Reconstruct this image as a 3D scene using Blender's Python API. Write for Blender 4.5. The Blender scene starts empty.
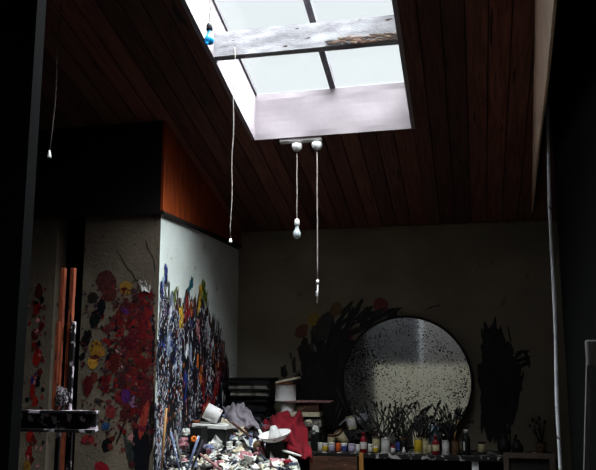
import bpy, math, random
from math import sin, cos, tan, pi, radians, sqrt
from mathutils import Vector, Matrix, noise
random.seed(7)
R = random.random
def U(a, b): return a + (b - a) * R()
sc = bpy.context.scene
COL = sc.collection

# ------------------------------------------------------------------ camera
F = 750.0; YAW = radians(13); PIT = radians(9.7); EYE = Vector((0, 0, 1.5))
cd = bpy.data.cameras.new('camera'); cam = bpy.data.objects.new('camera', cd); COL.objects.link(cam)
cd.sensor_width = 36; cd.lens = 36 * F / 596; cd.clip_start = 0.02
cam.location = EYE; cam.rotation_euler = (pi / 2 + PIT, 0, YAW); sc.camera = cam
_r = Vector((cos(YAW), sin(YAW), 0)); _f = Vector((-sin(YAW) * cos(PIT), cos(YAW) * cos(PIT), sin(PIT)))
_u = Vector((sin(YAW) * sin(PIT), -cos(YAW) * sin(PIT), cos(PIT)))
def hit(px, py, n, d):                       # where a measured sight line meets a real plane
    v = _f + _r * ((px - 298) / F) - _u * ((py - 235) / F); n = Vector(n)
    return EYE + v * ((d - n.dot(EYE)) / n.dot(v))
def PY(px, py, y): return hit(px, py, (0, 1, 0), y)
def PX(px, py, x): return hit(px, py, (1, 0, 0), x)
def PZ(px, py, z): return hit(px, py, (0, 0, 1), z)
S = tan(radians(15.6)); YB = 7.0; ZB = 2.772
def ceil_z(y): return ZB + S * (YB - y)
def PC(px, py, off=0.0): return hit(px, py, (0, S, 1), ZB + S * YB + off)

# ------------------------------------------------------------------ helpers
def lin(c):
    return tuple(((x / 255) / 12.92 if x / 255 <= .04045 else ((x / 255 + .055) / 1.055) ** 2.4) for x in c)
class MB:
    def __init__(s): s.v = []; s.f = []; s.c = []
    def face(s, idx, c=None): s.f.append(idx); s.c.append(c)
    def poly(s, pts, c=None):
        n = len(s.v); s.v += [Vector(p) for p in pts]; s.face(list(range(n, n + len(pts))), c)
    def box(s, c, d, rot=None, col=None, taper=1.0):
        n = len(s.v); c = Vector(c)
        for k in range(8):
            q = Vector(((k & 1) - .5, ((k >> 1) & 1) - .5, (k >> 2) - .5))
            t = taper if k >> 2 else 1
            q = Vector((q.x * d[0] * t, q.y * d[1] * t, q.z * d[2]))
            s.v.append(c + (rot @ q if rot else q))
        for q in ((0, 2, 3, 1), (4, 5, 7, 6), (0, 1, 5, 4), (2, 6, 7, 3), (0, 4, 6, 2), (1, 3, 7, 5)):
            s.face([n + i for i in q], col)
    def prism(s, pts, off, col=None):
        n = len(s.v); m = len(pts); off = Vector(off)
        s.v += [Vector(p) for p in pts] + [Vector(p) + off for p in pts]
        s.face([n + i for i in range(m)][::-1], col); s.face([n + m + i for i in range(m)], col)
        for i in range(m): s.face([n + i, n + (i + 1) % m, n + m + (i + 1) % m, n + m + i], col)
    def bar(s, a, b, w, d, up=(0, 0, 1), col=None):   # rectangular bar from a to b
        a = Vector(a); b = Vector(b); z = (b - a).normalized(); up = Vector(up)
        x = up.cross(z)
        if x.length < 1e-4: x = Vector((1, 0, 0)).cross(z)
        x.normalize(); y = z.cross(x)
        s.prism([a + x * w / 2 + y * d / 2, a - x * w / 2 + y * d / 2, a - x * w / 2 - y * d / 2, a + x * w / 2 - y * d / 2], b - a, col)
    def tube(s, pts, r, n=8, col=None, caps=True):
        pts = [Vector(p) for p in pts]; m = len(pts)
        rr = r if isinstance(r, (list, tuple)) else [r] * m
        b0 = len(s.v); ref = Vector((0.31, 0.17, 0.93))
        for i, p in enumerate(pts):
            t = (pts[min(i + 1, m - 1)] - pts[max(i - 1, 0)]).normalized()
            x = t.cross(ref)
            if x.length < .05: x = t.cross(Vector((1, 0, 0)))
            x.normalize(); y = t.cross(x)
            for k in range(n): s.v.append(p + (x * cos(2 * pi * k / n) + y * sin(2 * pi * k / n)) * rr[i])
        for i in range(m - 1):
            for k in range(n):
                a = b0 + i * n + k; b = b0 + i * n + (k + 1) % n
                s.face([a, b, b + n, a + n], col)
        if caps:
            s.face([b0 + k for k in range(n)][::-1], col); s.face([b0 + (m - 1) * n + k for k in range(n)], col)
    def lathe(s, prof, n=24, M=None, col=None):        # prof: (radius, z) list, closed at ends when r = 0
        b0 = len(s.v); m = len(prof)
        for (r, z) in prof:
            for k in range(n):
                q = Vector((r * cos(2 * pi * k / n), r * sin(2 * pi * k / n), z)); s.v.append(M @ q if M else q)
        for i in range(m - 1):
            for k in range(n):
                a = b0 + i * n + k; b = b0 + i * n + (k + 1) % n
                s.face([a, b, b + n, a + n], col)
        for i, rev in ((0, True), (m - 1, False)):
            if prof[i][0] > 1e-6:
                q = [b0 + i * n + k for k in range(n)]; s.face(q[::-1] if rev else q, col)
    def grid(s, fn, nu, nv, col=None):
        b0 = len(s.v)
        for j in range(nv + 1):
            for i in range(nu + 1): s.v.append(Vector(fn(i / nu, j / nv)))
        for j in range(nv):
            for i in range(nu):
                a = b0 + j * (nu + 1) + i
                c = col(i / nu, j / nv) if callable(col) else col
                s.face([a, a + 1, a + nu + 2, a + nu + 1], c)
    def build(s, name, mat, parent=None, smooth=False, bevel=0.0, solid=0.0, loc=None):
        me = bpy.data.meshes.new(name); me.from_pydata([tuple(q) for q in s.v], [], s.f)
        me.validate(); me.update()
        if any(c is not None for c in s.c) and len(me.polygons) == len(s.c):
            at = me.color_attributes.new('Col', 'FLOAT_COLOR', 'CORNER')
            for p, c in zip(me.polygons, s.c):
                c = c or (.5, .5, .5)
                for li in p.loop_indices: at.data[li].color = (c[0], c[1], c[2], 1)
        if smooth: me.shade_smooth()
        me.materials.append(mat)
        o = bpy.data.objects.new(name, me); COL.objects.link(o)
        if parent: o.parent = parent
        if loc: o.location = loc
        if solid:
            md = o.modifiers.new('solid', 'SOLIDIFY'); md.thickness = solid; md.offset = 0
        if bevel:
            md = o.modifiers.new('bevel', 'BEVEL'); md.width = bevel; md.segments = 2; md.limit_method = 'ANGLE'
        return o
def tag(o, label, cat, group=None, kind=None):
    o['label'] = label; o['category'] = cat
    if group: o['group'] = group
    if kind: o['kind'] = kind
    return o
def struct(o, label=None):
    o['kind'] = 'structure'
    if label: o['label'] = label
    return o
def thing(name, label, cat, loc=(0, 0, 0), rot=None, group=None):
    o = bpy.data.objects.new(name, None); COL.objects.link(o); o.empty_display_size = .05
    o.location = loc
    if rot is not None: o.rotation_euler = rot.to_euler() if isinstance(rot, Matrix) else rot
    return tag(o, label, cat, group)
def dup(root, loc=None, rot=None, label=None, group=None, scale=None):
    r = root.copy(); COL.objects.link(r)
    if loc is not None: r.location = loc
    if rot is not None: r.rotation_euler = rot.to_euler() if isinstance(rot, Matrix) else rot
    if scale is not None: r.scale = (scale,) * 3 if isinstance(scale, float) else scale
    if label: r['label'] = label
    if group: r['group'] = group
    for ch in KIDS.get(root.name, []):
        c = ch.copy(); COL.objects.link(c); c.parent = r
    return r
KIDS = {}

# ------------------------------------------------------------------ materials
def mat(name, c1, c2=None, rough=.8, scale=6.0, stretch=(1, 1, 1), spat=None, spat_amt=.6, spat_scale=40.0, metal=0.0, bump=0.0, attr=False, spec=.3, bump_scale=60.0):
    m = bpy.data.materials.new(name); m.use_nodes = True; nt = m.node_tree; N = nt.nodes; L = nt.links
    b = N['Principled BSDF']; b.inputs['Roughness'].default_value = rough; b.inputs['Metallic'].default_value = metal
    b.inputs['Specular IOR Level'].default_value = spec
    tc = N.new('ShaderNodeTexCoord'); mp = N.new('ShaderNodeMapping'); mp.inputs['Scale'].default_value = stretch
    L.new(tc.outputs['Object'], mp.inputs['Vector'])
    no = N.new('ShaderNodeTexNoise'); no.inputs['Scale'].default_value = scale; no.inputs['Detail'].default_value = 6
    L.new(mp.outputs['Vector'], no.inputs['Vector'])
    rp = N.new('ShaderNodeMapRange'); rp.inputs[1].default_value = .35; rp.inputs[2].default_value = .65
    L.new(no.outputs['Fac'], rp.inputs[0])
    mx = N.new('ShaderNodeMix'); mx.data_type = 'RGBA'; L.new(rp.outputs[0], mx.inputs[0])
    c2 = c2 or c1
    mx.inputs[6].default_value = (*lin(c1), 1); mx.inputs[7].default_value = (*lin(c2), 1)
    out = mx.outputs[2]
    if attr:
        a = N.new('ShaderNodeAttribute'); a.attribute_name = 'Col'
        mm = N.new('ShaderNodeMix'); mm.data_type = 'RGBA'; mm.blend_type = 'MULTIPLY'; mm.inputs[0].default_value = 1
        L.new(a.outputs['Color'], mm.inputs[6]); L.new(out, mm.inputs[7]); out = mm.outputs[2]
    if spat:
        n2 = N.new('ShaderNodeTexNoise'); n2.inputs['Scale'].default_value = spat_scale; n2.inputs['Detail'].default_value = 3
        L.new(mp.outputs['Vector'], n2.inputs['Vector'])
        r2 = N.new('ShaderNodeMapRange'); r2.inputs[1].default_value = spat_amt; r2.inputs[2].default_value = spat_amt + .05
        L.new(n2.outputs['Fac'], r2.inputs[0])
        m2 = N.new('ShaderNodeMix'); m2.data_type = 'RGBA'; L.new(r2.outputs[0], m2.inputs[0])
        L.new(out, m2.inputs[6]); m2.inputs[7].default_value = (*lin(spat), 1); out = m2.outputs[2]
    L.new(out, b.inputs['Base Color'])
    if bump:
        bp = N.new('ShaderNodeBump'); bp.inputs['Strength'].default_value = bump; bp.inputs['Distance'].default_value = .01
        n3 = N.new('ShaderNodeTexNoise'); n3.inputs['Scale'].default_value = bump_scale; L.new(mp.outputs['Vector'], n3.inputs['Vector'])
        L.new(n3.outputs['Fac'], bp.inputs['Height']); L.new(bp.outputs['Normal'], b.inputs['Normal'])
    return m
M = {}
M['plaster'] = mat('plaster', (128, 119, 101), (110, 102, 87), .9, 2.2, spat=(100, 92, 78), spat_amt=.66, spat_scale=9, bump=.3)
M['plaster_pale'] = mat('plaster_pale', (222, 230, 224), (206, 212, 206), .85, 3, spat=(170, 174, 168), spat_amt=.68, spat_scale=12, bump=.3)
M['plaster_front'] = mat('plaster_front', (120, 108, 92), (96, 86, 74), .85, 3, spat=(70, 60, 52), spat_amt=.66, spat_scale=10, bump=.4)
M['dark_wall'] = mat('dark_wall', (62, 63, 66), (48, 49, 52), .9, 4)
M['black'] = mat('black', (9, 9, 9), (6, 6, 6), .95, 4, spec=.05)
M['plank'] = mat('plank', (255, 255, 255), (190, 180, 175), .7, 5, (9, .6, 1), spat=(40, 26, 24), spat_amt=.66, spat_scale=4, attr=True, bump=.3)
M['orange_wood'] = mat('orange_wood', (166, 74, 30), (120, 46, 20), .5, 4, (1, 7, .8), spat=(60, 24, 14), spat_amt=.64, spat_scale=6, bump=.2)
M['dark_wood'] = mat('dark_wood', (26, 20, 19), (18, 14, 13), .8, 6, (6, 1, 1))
M['reveal'] = mat('reveal', (158, 148, 152), (142, 133, 138), .8, 2.5, spat=(122, 112, 116), spat_amt=.68, spat_scale=6, bump=.25, bump_scale=8)
M['beam_paint'] = mat('beam_paint', (182, 180, 184), (132, 130, 134), .85, 5, (1, 4, 4), spat=(60, 42, 30), spat_amt=.66, spat_scale=7, bump=.4)
M['frame_dark'] = mat('frame_dark', (88, 84, 90), (70, 66, 72), .6, 8)
M['floor'] = mat('floor', (58, 50, 45), (40, 35, 33), .9, 4, spat=(120, 110, 100), spat_amt=.66, spat_scale=12)
M['daub'] = mat('daub', (255, 255, 255), (205, 202, 202), .5, 34, attr=True, bump=.35, bump_scale=70)
M['pale_board'] = mat('pale_board', (228, 206, 180), (204, 172, 140), .6, 6, (8, 8, .6))
M['white_paint'] = mat('white_paint', (240, 243, 248), (220, 224, 232), .5, 20, spat=(90, 92, 100), spat_amt=.66, spat_scale=14)
M['cord'] = mat('cord', (170, 160, 154), (140, 132, 126), .7, 20)
M['cord_dark'] = mat('cord_dark', (84, 74, 68), (66, 58, 54), .7, 20)
M['white_plastic'] = mat('white_plastic', (226, 224, 222), (210, 208, 206), .4, 10)
M['black_plastic'] = mat('black_plastic', (20, 20, 22), None, .4)
M['bench'] = mat('bench', (34, 31, 30), (24, 22, 21), .8, 6, spat=(176, 172, 168), spat_amt=.55, spat_scale=16)
M['red_cloth'] = mat('red_cloth', (128, 12, 30), (98, 7, 22), .9, 9, bump=.5, bump_scale=140)
M['grey_cloth'] = mat('grey_cloth', (150, 142, 150), (118, 110, 118), .95, 8, spat=(88, 60, 70), spat_amt=.66, spat_scale=9, bump=.4)
M['white_paper'] = mat('white_paper', (226, 226, 220), (205, 205, 200), .85, 14, spat=(70, 66, 70), spat_amt=.66, spat_scale=20)
M['cream_paper'] = mat('cream_paper', (212, 202, 178), (190, 178, 152), .85, 14, spat=(90, 60, 50), spat_amt=.66, spat_scale=20)
M['blue_paper'] = mat('blue_paper', (120, 130, 160), (88, 98, 128), .85, 14, spat=(205, 208, 214), spat_amt=.6, spat_scale=22)
M['dark_paper'] = mat('dark_paper', (44, 42, 50), (28, 27, 32), .8, 14, spat=(180, 176, 180), spat_amt=.66, spat_scale=24)
M['pink_paper'] = mat('pink_paper', (190, 130, 136), (160, 92, 104), .85, 14, spat=(226, 220, 220), spat_amt=.6, spat_scale=20)
M['debris'] = mat('debris', (40, 36, 38), (24, 22, 25), .9, 12, spat=(176, 172, 170), spat_amt=.57, spat_scale=26, bump=.8, bump_scale=40)
M['pot_white'] = mat('pot_white', (226, 224, 222), (206, 202, 202), .5, 10, spat=(150, 60, 60), spat_amt=.66, spat_scale=26)
M['rust'] = mat('rust', (120, 60, 30), (84, 44, 26), .7, 30)
M['easel'] = mat('easel', (150, 74, 46), (106, 50, 34), .6, 8, (6, 6, 1), spat=(20, 16, 16), spat_amt=.60, spat_scale=9)
M['easel_splashed'] = mat('easel_splashed', (28, 24, 26), (16, 14, 15), .55, 8, spat=(190, 178, 186), spat_amt=.54, spat_scale=14)
M['grey_wood'] = mat('grey_wood', (116, 112, 112), (86, 82, 82), .7, 8, (6, 6, 1))
M['brown_wood'] = mat('brown_wood', (92, 58, 40), (60, 38, 28), .7, 6, (1, 6, 6), spat=(150, 140, 130), spat_amt=.68, spat_scale=16)
M['yellow_wood'] = mat('yellow_wood', (170, 118, 58), (146, 98, 46), .7, 8, (6, 6, 1))
M['stretcher'] = mat('stretcher', (88, 74, 64), (70, 58, 50), .7, 8)
M['raw_canvas'] = mat('raw_canvas', (226, 220, 200), (214, 206, 184), .9, 4)
M['canvas_dark'] = mat('canvas_dark', (38, 35, 33), (28, 26, 25), .9, 4)
def simple(key, c, rough=.5, spat=None, amt=.66, sscale=60, metal=0.0):
    M[key] = mat(key, c, tuple(int(x * .8) for x in c), rough, 20, spat=spat, spat_amt=amt, spat_scale=sscale, metal=metal)
simple('tin', (120, 112, 100), .5, (40, 34, 30), .6, 30, .4)
simple('tin_brown', (92, 66, 42), .6, (30, 24, 20), .58, 30)
simple('lab_white', (205, 202, 198), .6, (120, 110, 110)); simple('lab_yellow', (200, 168, 40), .6, (90, 70, 30))
simple('lab_blue', (48, 60, 128), .6, (180, 180, 200), .6); simple('lab_orange', (196, 84, 30), .6, (80, 30, 20))
simple('lab_red', (128, 14, 30), .45); simple('lab_lav', (172, 160, 190), .6, (230, 228, 230), .58)
simple('lab_cream', (190, 178, 140), .6, (70, 56, 40), .6); simple('lab_lightblue', (128, 158, 176), .6, (200, 210, 214), .6)
simple('soot', (16, 15, 16), .6); simple('handle_dark', (26, 22, 20), .5); simple('handle_wood', (170, 128, 80), .5)
simple('ferrule', (120, 116, 112), .35, None, .6, 30, .8); simple('bristle', (18, 16, 15), .9)
simple('orange_tape', (220, 110, 24), .5); simple('foil', (150, 152, 164), .35, (40, 40, 44), .6, 20, .3)
simple('portfolio', (26, 25, 28), .6); simple('page_edge', (150, 144, 134), .8, (70, 64, 58), .6, 40)
simple('pinkish', (150, 104, 104), .8, (200, 190, 188), .62, 30); simple('cap_white', (214, 212, 208), .5)
simple('maroon', (112, 36, 42), .6, (190, 180, 176), .66, 30)

def glass_pane(name):
    m = bpy.data.materials.new(name); m.use_nodes = True; nt = m.node_tree; nt.nodes.clear()
    o = nt.nodes.new('ShaderNodeOutputMaterial'); t = nt.nodes.new('ShaderNodeBsdfTransparent'); g = nt.nodes.new('ShaderNodeBsdfGlossy')
    t.inputs[0].default_value = (.93, .96, .97, 1); g.inputs['Roughness'].default_value = .1
    mx = nt.nodes.new('ShaderNodeMixShader'); mx.inputs[0].default_value = .05
    nt.links.new(t.outputs[0], mx.inputs[1]); nt.links.new(g.outputs[0], mx.inputs[2]); nt.links.new(mx.outputs[0], o.inputs[0])
    return m
M['pane'] = glass_pane('skylight_pane')
def bulb_glass(name, c, emit=0.0):
    m = mat(name, c, c, .25, spec=.5); b = m.node_tree.nodes['Principled BSDF']
    b.inputs['Subsurface Weight'].default_value = 0.0
    b.inputs['Transmission Weight'].default_value = .25
    return m
M['bulb_blue'] = bulb_glass('bulb_blue', (40, 160, 220)); M['bulb_clear'] = bulb_glass('bulb_clear', (176, 186, 188))

def mirror_mat():
    m = bpy.data.materials.new('old_mirror'); m.use_nodes = True; nt = m.node_tree; N = nt.nodes; L = nt.links
    b = N['Principled BSDF']; b.inputs['Metallic'].default_value = 1; b.inputs['Roughness'].default_value = .06
    b.inputs['Base Color'].default_value = (.86, .86, .84, 1)
    d = N.new('ShaderNodeBsdfDiffuse'); d.inputs[0].default_value = (*lin((24, 22, 22)), 1)
    dust = N.new('ShaderNodeBsdfDiffuse'); dust.inputs[0].default_value = (*lin((150, 148, 140)), 1)
    tc = N.new('ShaderNodeTexCoord')
    def spots(scale, a, bb):
        n = N.new('ShaderNodeTexNoise'); n.inputs['Scale'].default_value = scale; n.inputs['Detail'].default_value = 2
        n.inputs['Roughness'].default_value = .6
        L.new(tc.outputs['Object'], n.inputs['Vector'])
        r = N.new('ShaderNodeMapRange'); r.inputs[1].default_value = a; r.inputs[2].default_value = bb
        L.new(n.outputs['Fac'], r.inputs[0]); return r
    # worn silvering: clustered by a slow noise
    big = N.new('ShaderNodeTexNoise'); big.inputs['Scale'].default_value = 3; L.new(tc.outputs['Object'], big.inputs['Vector'])
    n1 = N.new('ShaderNodeTexNoise'); n1.inputs['Scale'].default_value = 92; n1.inputs['Detail'].default_value = 2; L.new(tc.outputs['Object'], n1.inputs['Vector'])
    ad = N.new('ShaderNodeMath'); ad.operation = 'MULTIPLY_ADD'; L.new(big.outputs['Fac'], ad.inputs[0]); ad.inputs[1].default_value = .30; L.new(n1.outputs['Fac'], ad.inputs[2])
    sx = N.new('ShaderNodeSeparateXYZ'); L.new(tc.outputs['Object'], sx.inputs[0])
    gx = N.new('ShaderNodeMapRange'); gx.inputs[1].default_value = -.2; gx.inputs[2].default_value = -.55; gx.inputs[3].default_value = 0; gx.inputs[4].default_value = .08
    L.new(sx.outputs['X'], gx.inputs[0])
    ad2 = N.new('ShaderNodeMath'); ad2.operation = 'ADD'; L.new(ad.outputs[0], ad2.inputs[0]); L.new(gx.outputs[0], ad2.inputs[1])
    th = N.new('ShaderNodeMapRange'); th.inputs[1].default_value = .735; th.inputs[2].default_value = .775; L.new(ad2.outputs[0], th.inputs[0])
    m1 = N.new('ShaderNodeMixShader'); m1.inputs[0].default_value = .16
    L.new(b.outputs[0], m1.inputs[1]); L.new(dust.outputs[0], m1.inputs[2])
    m2 = N.new('ShaderNodeMixShader'); L.new(th.outputs[0], m2.inputs[0]); L.new(m1.outputs[0], m2.inputs[1]); L.new(d.outputs[0], m2.inputs[2])
    L.new(m2.outputs[0], N['Material Output'].inputs[0]); return m
M['mirror'] = mirror_mat()

# ------------------------------------------------------------------ the setting
XS = -2.217           # painted side of the chimney block
YF = 5.09             # its front
ZM = 2.60             # top of plaster / start of the wood
XL, XR, Y0 = -3.75, 0.85, -1.3
XP = 0.56             # right partition
m = MB(); m.box(((XL + XR) / 2, (Y0 + YB) / 2, -.05), (XR - XL + .4, YB - Y0 + .4, .1)); struct(m.build('floor', M['floor']))
m = MB(); m.box(((XL + XR) / 2, YB + .06, 1.6), (XR - XL + .4, .12, 3.4)); wall_back = struct(m.build('wall_back', M['plaster']))
m = MB(); m.box((XL - .06, (Y0 + YB) / 2, 2.6), (.12, YB - Y0 + .3, 5.4)); struct(m.build('wall_left', M['dark_wall']))
m = MB(); m.box(((XL + XR) / 2, Y0 - .06, 2.6), (XR - XL + .3, .12, 5.4)); struct(m.build('wall_front', M['dark_wall']))
m = MB(); m.box((XR + .06, (YF + YB) / 2, 1.75), (.12, YB - YF + .5, 3.5)); struct(m.build('wall_right', M['dark_wall']))
yp = 5.0
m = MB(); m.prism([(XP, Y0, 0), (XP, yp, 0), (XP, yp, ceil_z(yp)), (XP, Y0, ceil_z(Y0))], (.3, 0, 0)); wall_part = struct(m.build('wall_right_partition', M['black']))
# chimney block: side and front share one plaster body, upper part boarded in wood
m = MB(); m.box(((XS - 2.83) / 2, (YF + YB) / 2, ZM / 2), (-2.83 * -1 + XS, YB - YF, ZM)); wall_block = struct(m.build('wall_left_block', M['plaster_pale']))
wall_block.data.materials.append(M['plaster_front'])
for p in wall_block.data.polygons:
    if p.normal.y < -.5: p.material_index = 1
m = MB(); m.box(((-3.06 + XL) / 2, YF + .1, ZM / 2), (-3.06 - XL, .2, ZM)); wall_pier = struct(m.build('wall_left_pier', M['plaster_front']))
m = MB(); m.box((-2.95, YF + .16, ZM / 2), (.235, .04, ZM)); struct(m.build('door_1', M['black']))
# boarded upper part
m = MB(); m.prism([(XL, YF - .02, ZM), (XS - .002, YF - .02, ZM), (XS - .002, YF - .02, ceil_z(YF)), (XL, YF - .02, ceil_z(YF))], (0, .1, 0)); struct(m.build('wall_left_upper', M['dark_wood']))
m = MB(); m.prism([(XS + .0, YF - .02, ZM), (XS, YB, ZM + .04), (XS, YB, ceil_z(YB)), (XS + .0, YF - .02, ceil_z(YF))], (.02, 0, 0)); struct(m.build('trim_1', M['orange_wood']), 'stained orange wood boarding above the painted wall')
m = MB(); m.bar((XS + .026, YF - .03, ZM - .005), (XS + .026, YB, ZM + .035), .012, .022); m.bar((XL, YF - .027, ZM), (XS + .03, YF - .027, ZM), .014, .024); struct(m.build('trim_2', M['dark_wood']))

# ceiling boards around the skylight opening
OX0, OX1, OY0, OY1 = -1.592, -.385, 2.75, 5.41
m = MB(); pw = .137; x = XL - .1
def plank(m, x0, x1, y0, y1, c):
    g = .004; t = .025
    m.prism([(x0 + g, y0, ceil_z(y0)), (x1 - g, y0, ceil_z(y0)), (x1 - g, y1, ceil_z(y1)), (x0 + g, y1, ceil_z(y1))], (0, 0, t), c)
edges = []
while x < OX0 - .02: edges.append(x); x += pw
e2 = [OX0 - .02 + 0]; x = OX0
xs = []
x = OX0
while x > XL - .1: xs.append(x); x -= pw
xs = xs[::-1]
n_in = 9
RY0, RY1 = -.95, .35
xs += [OX0 + (OX1 - OX0) * k / n_in for k in range(1, n_in + 1)]
x = OX1
while x < XR + .3: xs.append(x); x += .137
for a, b in zip(xs[:-1], xs[1:]):
    t = U(.75, 1.25); w = U(0, 1)
    c = lin((112 * t, (68 + 8 * w) * t, (58 + 4 * w) * t))
    if a >= OX0 - 1e-4 and b <= OX1 + 1e-4:
        plank(m, a, b, OY1, YB + .1, c); plank(m, a, b, Y0 - .1, RY0, c); plank(m, a, b, RY1, OY0, c)
    else: plank(m, a, b, Y0 - .1, YB + .1, c)
struct(m.build('ceiling', M['plank']))
m = MB()   # roof deck above the boards, keeps daylight out
for (a, b, y0, y1) in ((XL - .3, OX0 - .03, Y0 - .3, YB + .3), (OX1 + .03, XR + .4, Y0 - .3, YB + .3), (OX0 - .03, OX1 + .03, OY1 + .03, YB + .3), (OX0 - .03, OX1 + .03, Y0 - .3, RY0 - .03), (OX0 - .03, OX1 + .03, RY1 + .03, OY0 - .03)):
    m.prism([(a, y0, ceil_z(y0) + .03), (b, y0, ceil_z(y0) + .03), (b, y1, ceil_z(y1) + .03), (a, y1, ceil_z(y1) + .03)], (0, 0, .05))
struct(m.build('ceiling_deck', M['dark_wood']))

# skylight: lined shaft, bars, panes
H = .36
sky = bpy.data.objects.new('window_1', None); COL.objects.link(sky); struct(sky, 'wide roof light with white lined shaft')
def shaft(fn, nu, nv): 
    m = MB(); m.grid(fn, nu, nv); return m
def reveal(a, b, inward):
    a = Vector(a); b = Vector(b); t = .04
    m = MB(); d = (b - a)
    def fn(u, v):
        p = a + d * u; p = Vector((p.x, p.y, ceil_z(p.y) - .004 + (H + .004) * v))
        w = .012 * (noise.noise(Vector((p.x * 3, p.y * 3, v * 1.5))) if 0 < v < 1 else 0)
        return p + Vector(inward) * w
    m.grid(fn, 30, 8)
    o = m.build('reveal', M['reveal'], sky)
    md = o.modifiers.new('solid', 'SOLIDIFY'); md.thickness = .03; md.offset = -1 
    return o
reveal((OX0, OY1, 0), (OX1, OY1 - .012, 0), (0, -1, 0))
reveal((OX0, OY0, 0), (OX0, OY1, 0), (1, 0, 0))
reveal((OX1, OY1, 0), (OX1, OY0, 0), (-1, 0, 0))
reveal((OX1, OY0, 0), (OX0, OY0, 0), (0, 1, 0))
def gz(y, o=0): return ceil_z(y) + H + o
XMID = -.975
def skybar(x, w, d, name='glazing_bar'):
    m = MB(); m.prism([(x - w / 2, OY0, gz(OY0)), (x + w / 2, OY0, gz(OY0)), (x + w / 2, OY1, gz(OY1)), (x - w / 2, OY1, gz(OY1))], (0, 0, d)); m.build(name, M['frame_dark'], sky)
skybar(XMID, .045, .06); skybar(OX0 - .002, .03, .03); skybar(OX1 + .002, .03, .03)
m = MB()
for yy in (OY0 + .02, OY1 + .026): m.box((XMID, yy, gz(yy, .004)), (OX1 - OX0, .02, .02))
m.build('frame', M['frame_dark'], sky)
for a, b in ((OX0 + .02, XMID - .02), (XMID + .02, OX1 - .02)):
    m = MB(); m.poly([(a, OY0, gz(OY0, .008)), (b, OY0, gz(OY0, .008)), (b, OY1 + .03, gz(OY1 + .03, .008)), (a, OY1 + .03, gz(OY1 + .03, .008))]); m.build('pane', M['pane'], sky)
# exterior roof upstand, keeps light from slipping past the lining
m = MB()
for (x0, x1, y0, y1) in ((OX0 - .1, OX0 - .035, OY0 - .1, OY1 + .1), (OX1 + .035, OX1 + .1, OY0 - .1, OY1 + .1), (OX0 - .1, OX1 + .1, OY1 + .035, OY1 + .1), (OX0 - .1, OX1 + .1, OY0 - .1, OY0 - .035)):
    m.prism([(x0, y0, ceil_z(y0) + .05), (x1, y0, ceil_z(y0) + .05), (x1, y1, ceil_z(y1) + .05), (x0, y1, ceil_z(y1) + .05)], (0, 0, H - .05))
m.build('upstand', M['frame_dark'], sky)
sky_added = bpy.data.objects.new('window_added', None); COL.objects.link(sky_added); struct(sky_added, 'added unseen roof light behind the camera')  # added roof light, out of view, to brighten the canvas the mirror reflects
m = MB()
for (x0, x1, y0, y1) in ((OX0 - .06, OX0, RY0, RY1), (OX1, OX1 + .06, RY0, RY1), (OX0 - .06, OX1 + .06, RY1, RY1 + .06), (OX0 - .06, OX1 + .06, RY0 - .06, RY0)):
    m.prism([(x0, y0, ceil_z(y0) + .03), (x1, y0, ceil_z(y0) + .03), (x1, y1, ceil_z(y1) + .03), (x0, y1, ceil_z(y1) + .03)], (0, 0, .2))
m.build('upstand', M['reveal'], sky_added)
m = MB(); m.poly([(OX0, RY0, ceil_z(RY0) + .2), (OX1, RY0, ceil_z(RY0) + .2), (OX1, RY1, ceil_z(RY1) + .2), (OX0, RY1, ceil_z(RY1) + .2)]); m.build('pane', M['pane'], sky_added)
# white painted rafter across the opening (top edge and underside measured)
bl = PC(213, 57, .0); br = PC(397, 40, .0)
m = MB(); a = Vector((OX0 - .01, bl.y, ceil_z(bl.y) + .0)); b = Vector((OX1 + .01, br.y, ceil_z(br.y) + .0))
def beam_fn():
    n = 24; hh = .17; w = .07
    for sgn in (0,):
        rows = [(0, 0), (0, hh), (w, hh), (w, 0)]
        b0 = len(m.v)
        for i in range(n + 1):
            p = a.lerp(b, i / n)
            for (dy, dz) in rows:
                q = p + Vector((0, dy, dz)); k = .006 * noise.noise(q * 9)
                if .55 < i / n and dz == 0 and dy == 0: q.y += .008 * abs(noise.noise(q * 14)); q.z += .014 * abs(noise.noise(q * 11))
                m.v.append(q + Vector((0, k, k)))
        for i in range(n):
            for k in range(4):
                p0 = b0 + i * 4 + k; p1 = b0 + i * 4 + (k + 1) % 4
                m.face([p0, p1, p1 + 4, p0 + 4])
        m.face([b0, b0 + 1, b0 + 2, b0 + 3]); m.face([b0 + n * 4 + k for k in range(4)])
beam_fn(); beam = struct(m.build('beam', M['beam_paint']), 'chipped white painted rafter across the skylight')
BA_, BB_ = a.copy(), b.copy()
def on_beam(t_, z_): p = BA_.lerp(BB_, t_); return Vector((p.x, p.y - .004, p.z + z_))

# tapering board under the ceiling by the right partition
ta = PC(535, -14); tz = PC(531.5, 212); nd = Vector((tz.y - ta.y, ta.x - tz.x, 0)).normalized(); dd_ = nd.dot(ta)
pts = [ta, hit(555, -14, nd, dd_), hit(552, 20, nd, dd_), hit(546.5, 80, nd, dd_), hit(537.5, 150, nd, dd_), tz]
m = MB(); m.prism(pts, (.012, 0, 0)); struct(m.build('trim_3', M['pale_board']), 'pale tapering board under the right of the ceiling')

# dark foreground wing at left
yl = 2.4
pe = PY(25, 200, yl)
m = MB(); m.box(((pe.x + XL) / 2, yl + .03, 2.02), (pe.x - XL, .06, 4.04)); struct(m.build('wall_left_wing', M['black']))

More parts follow.
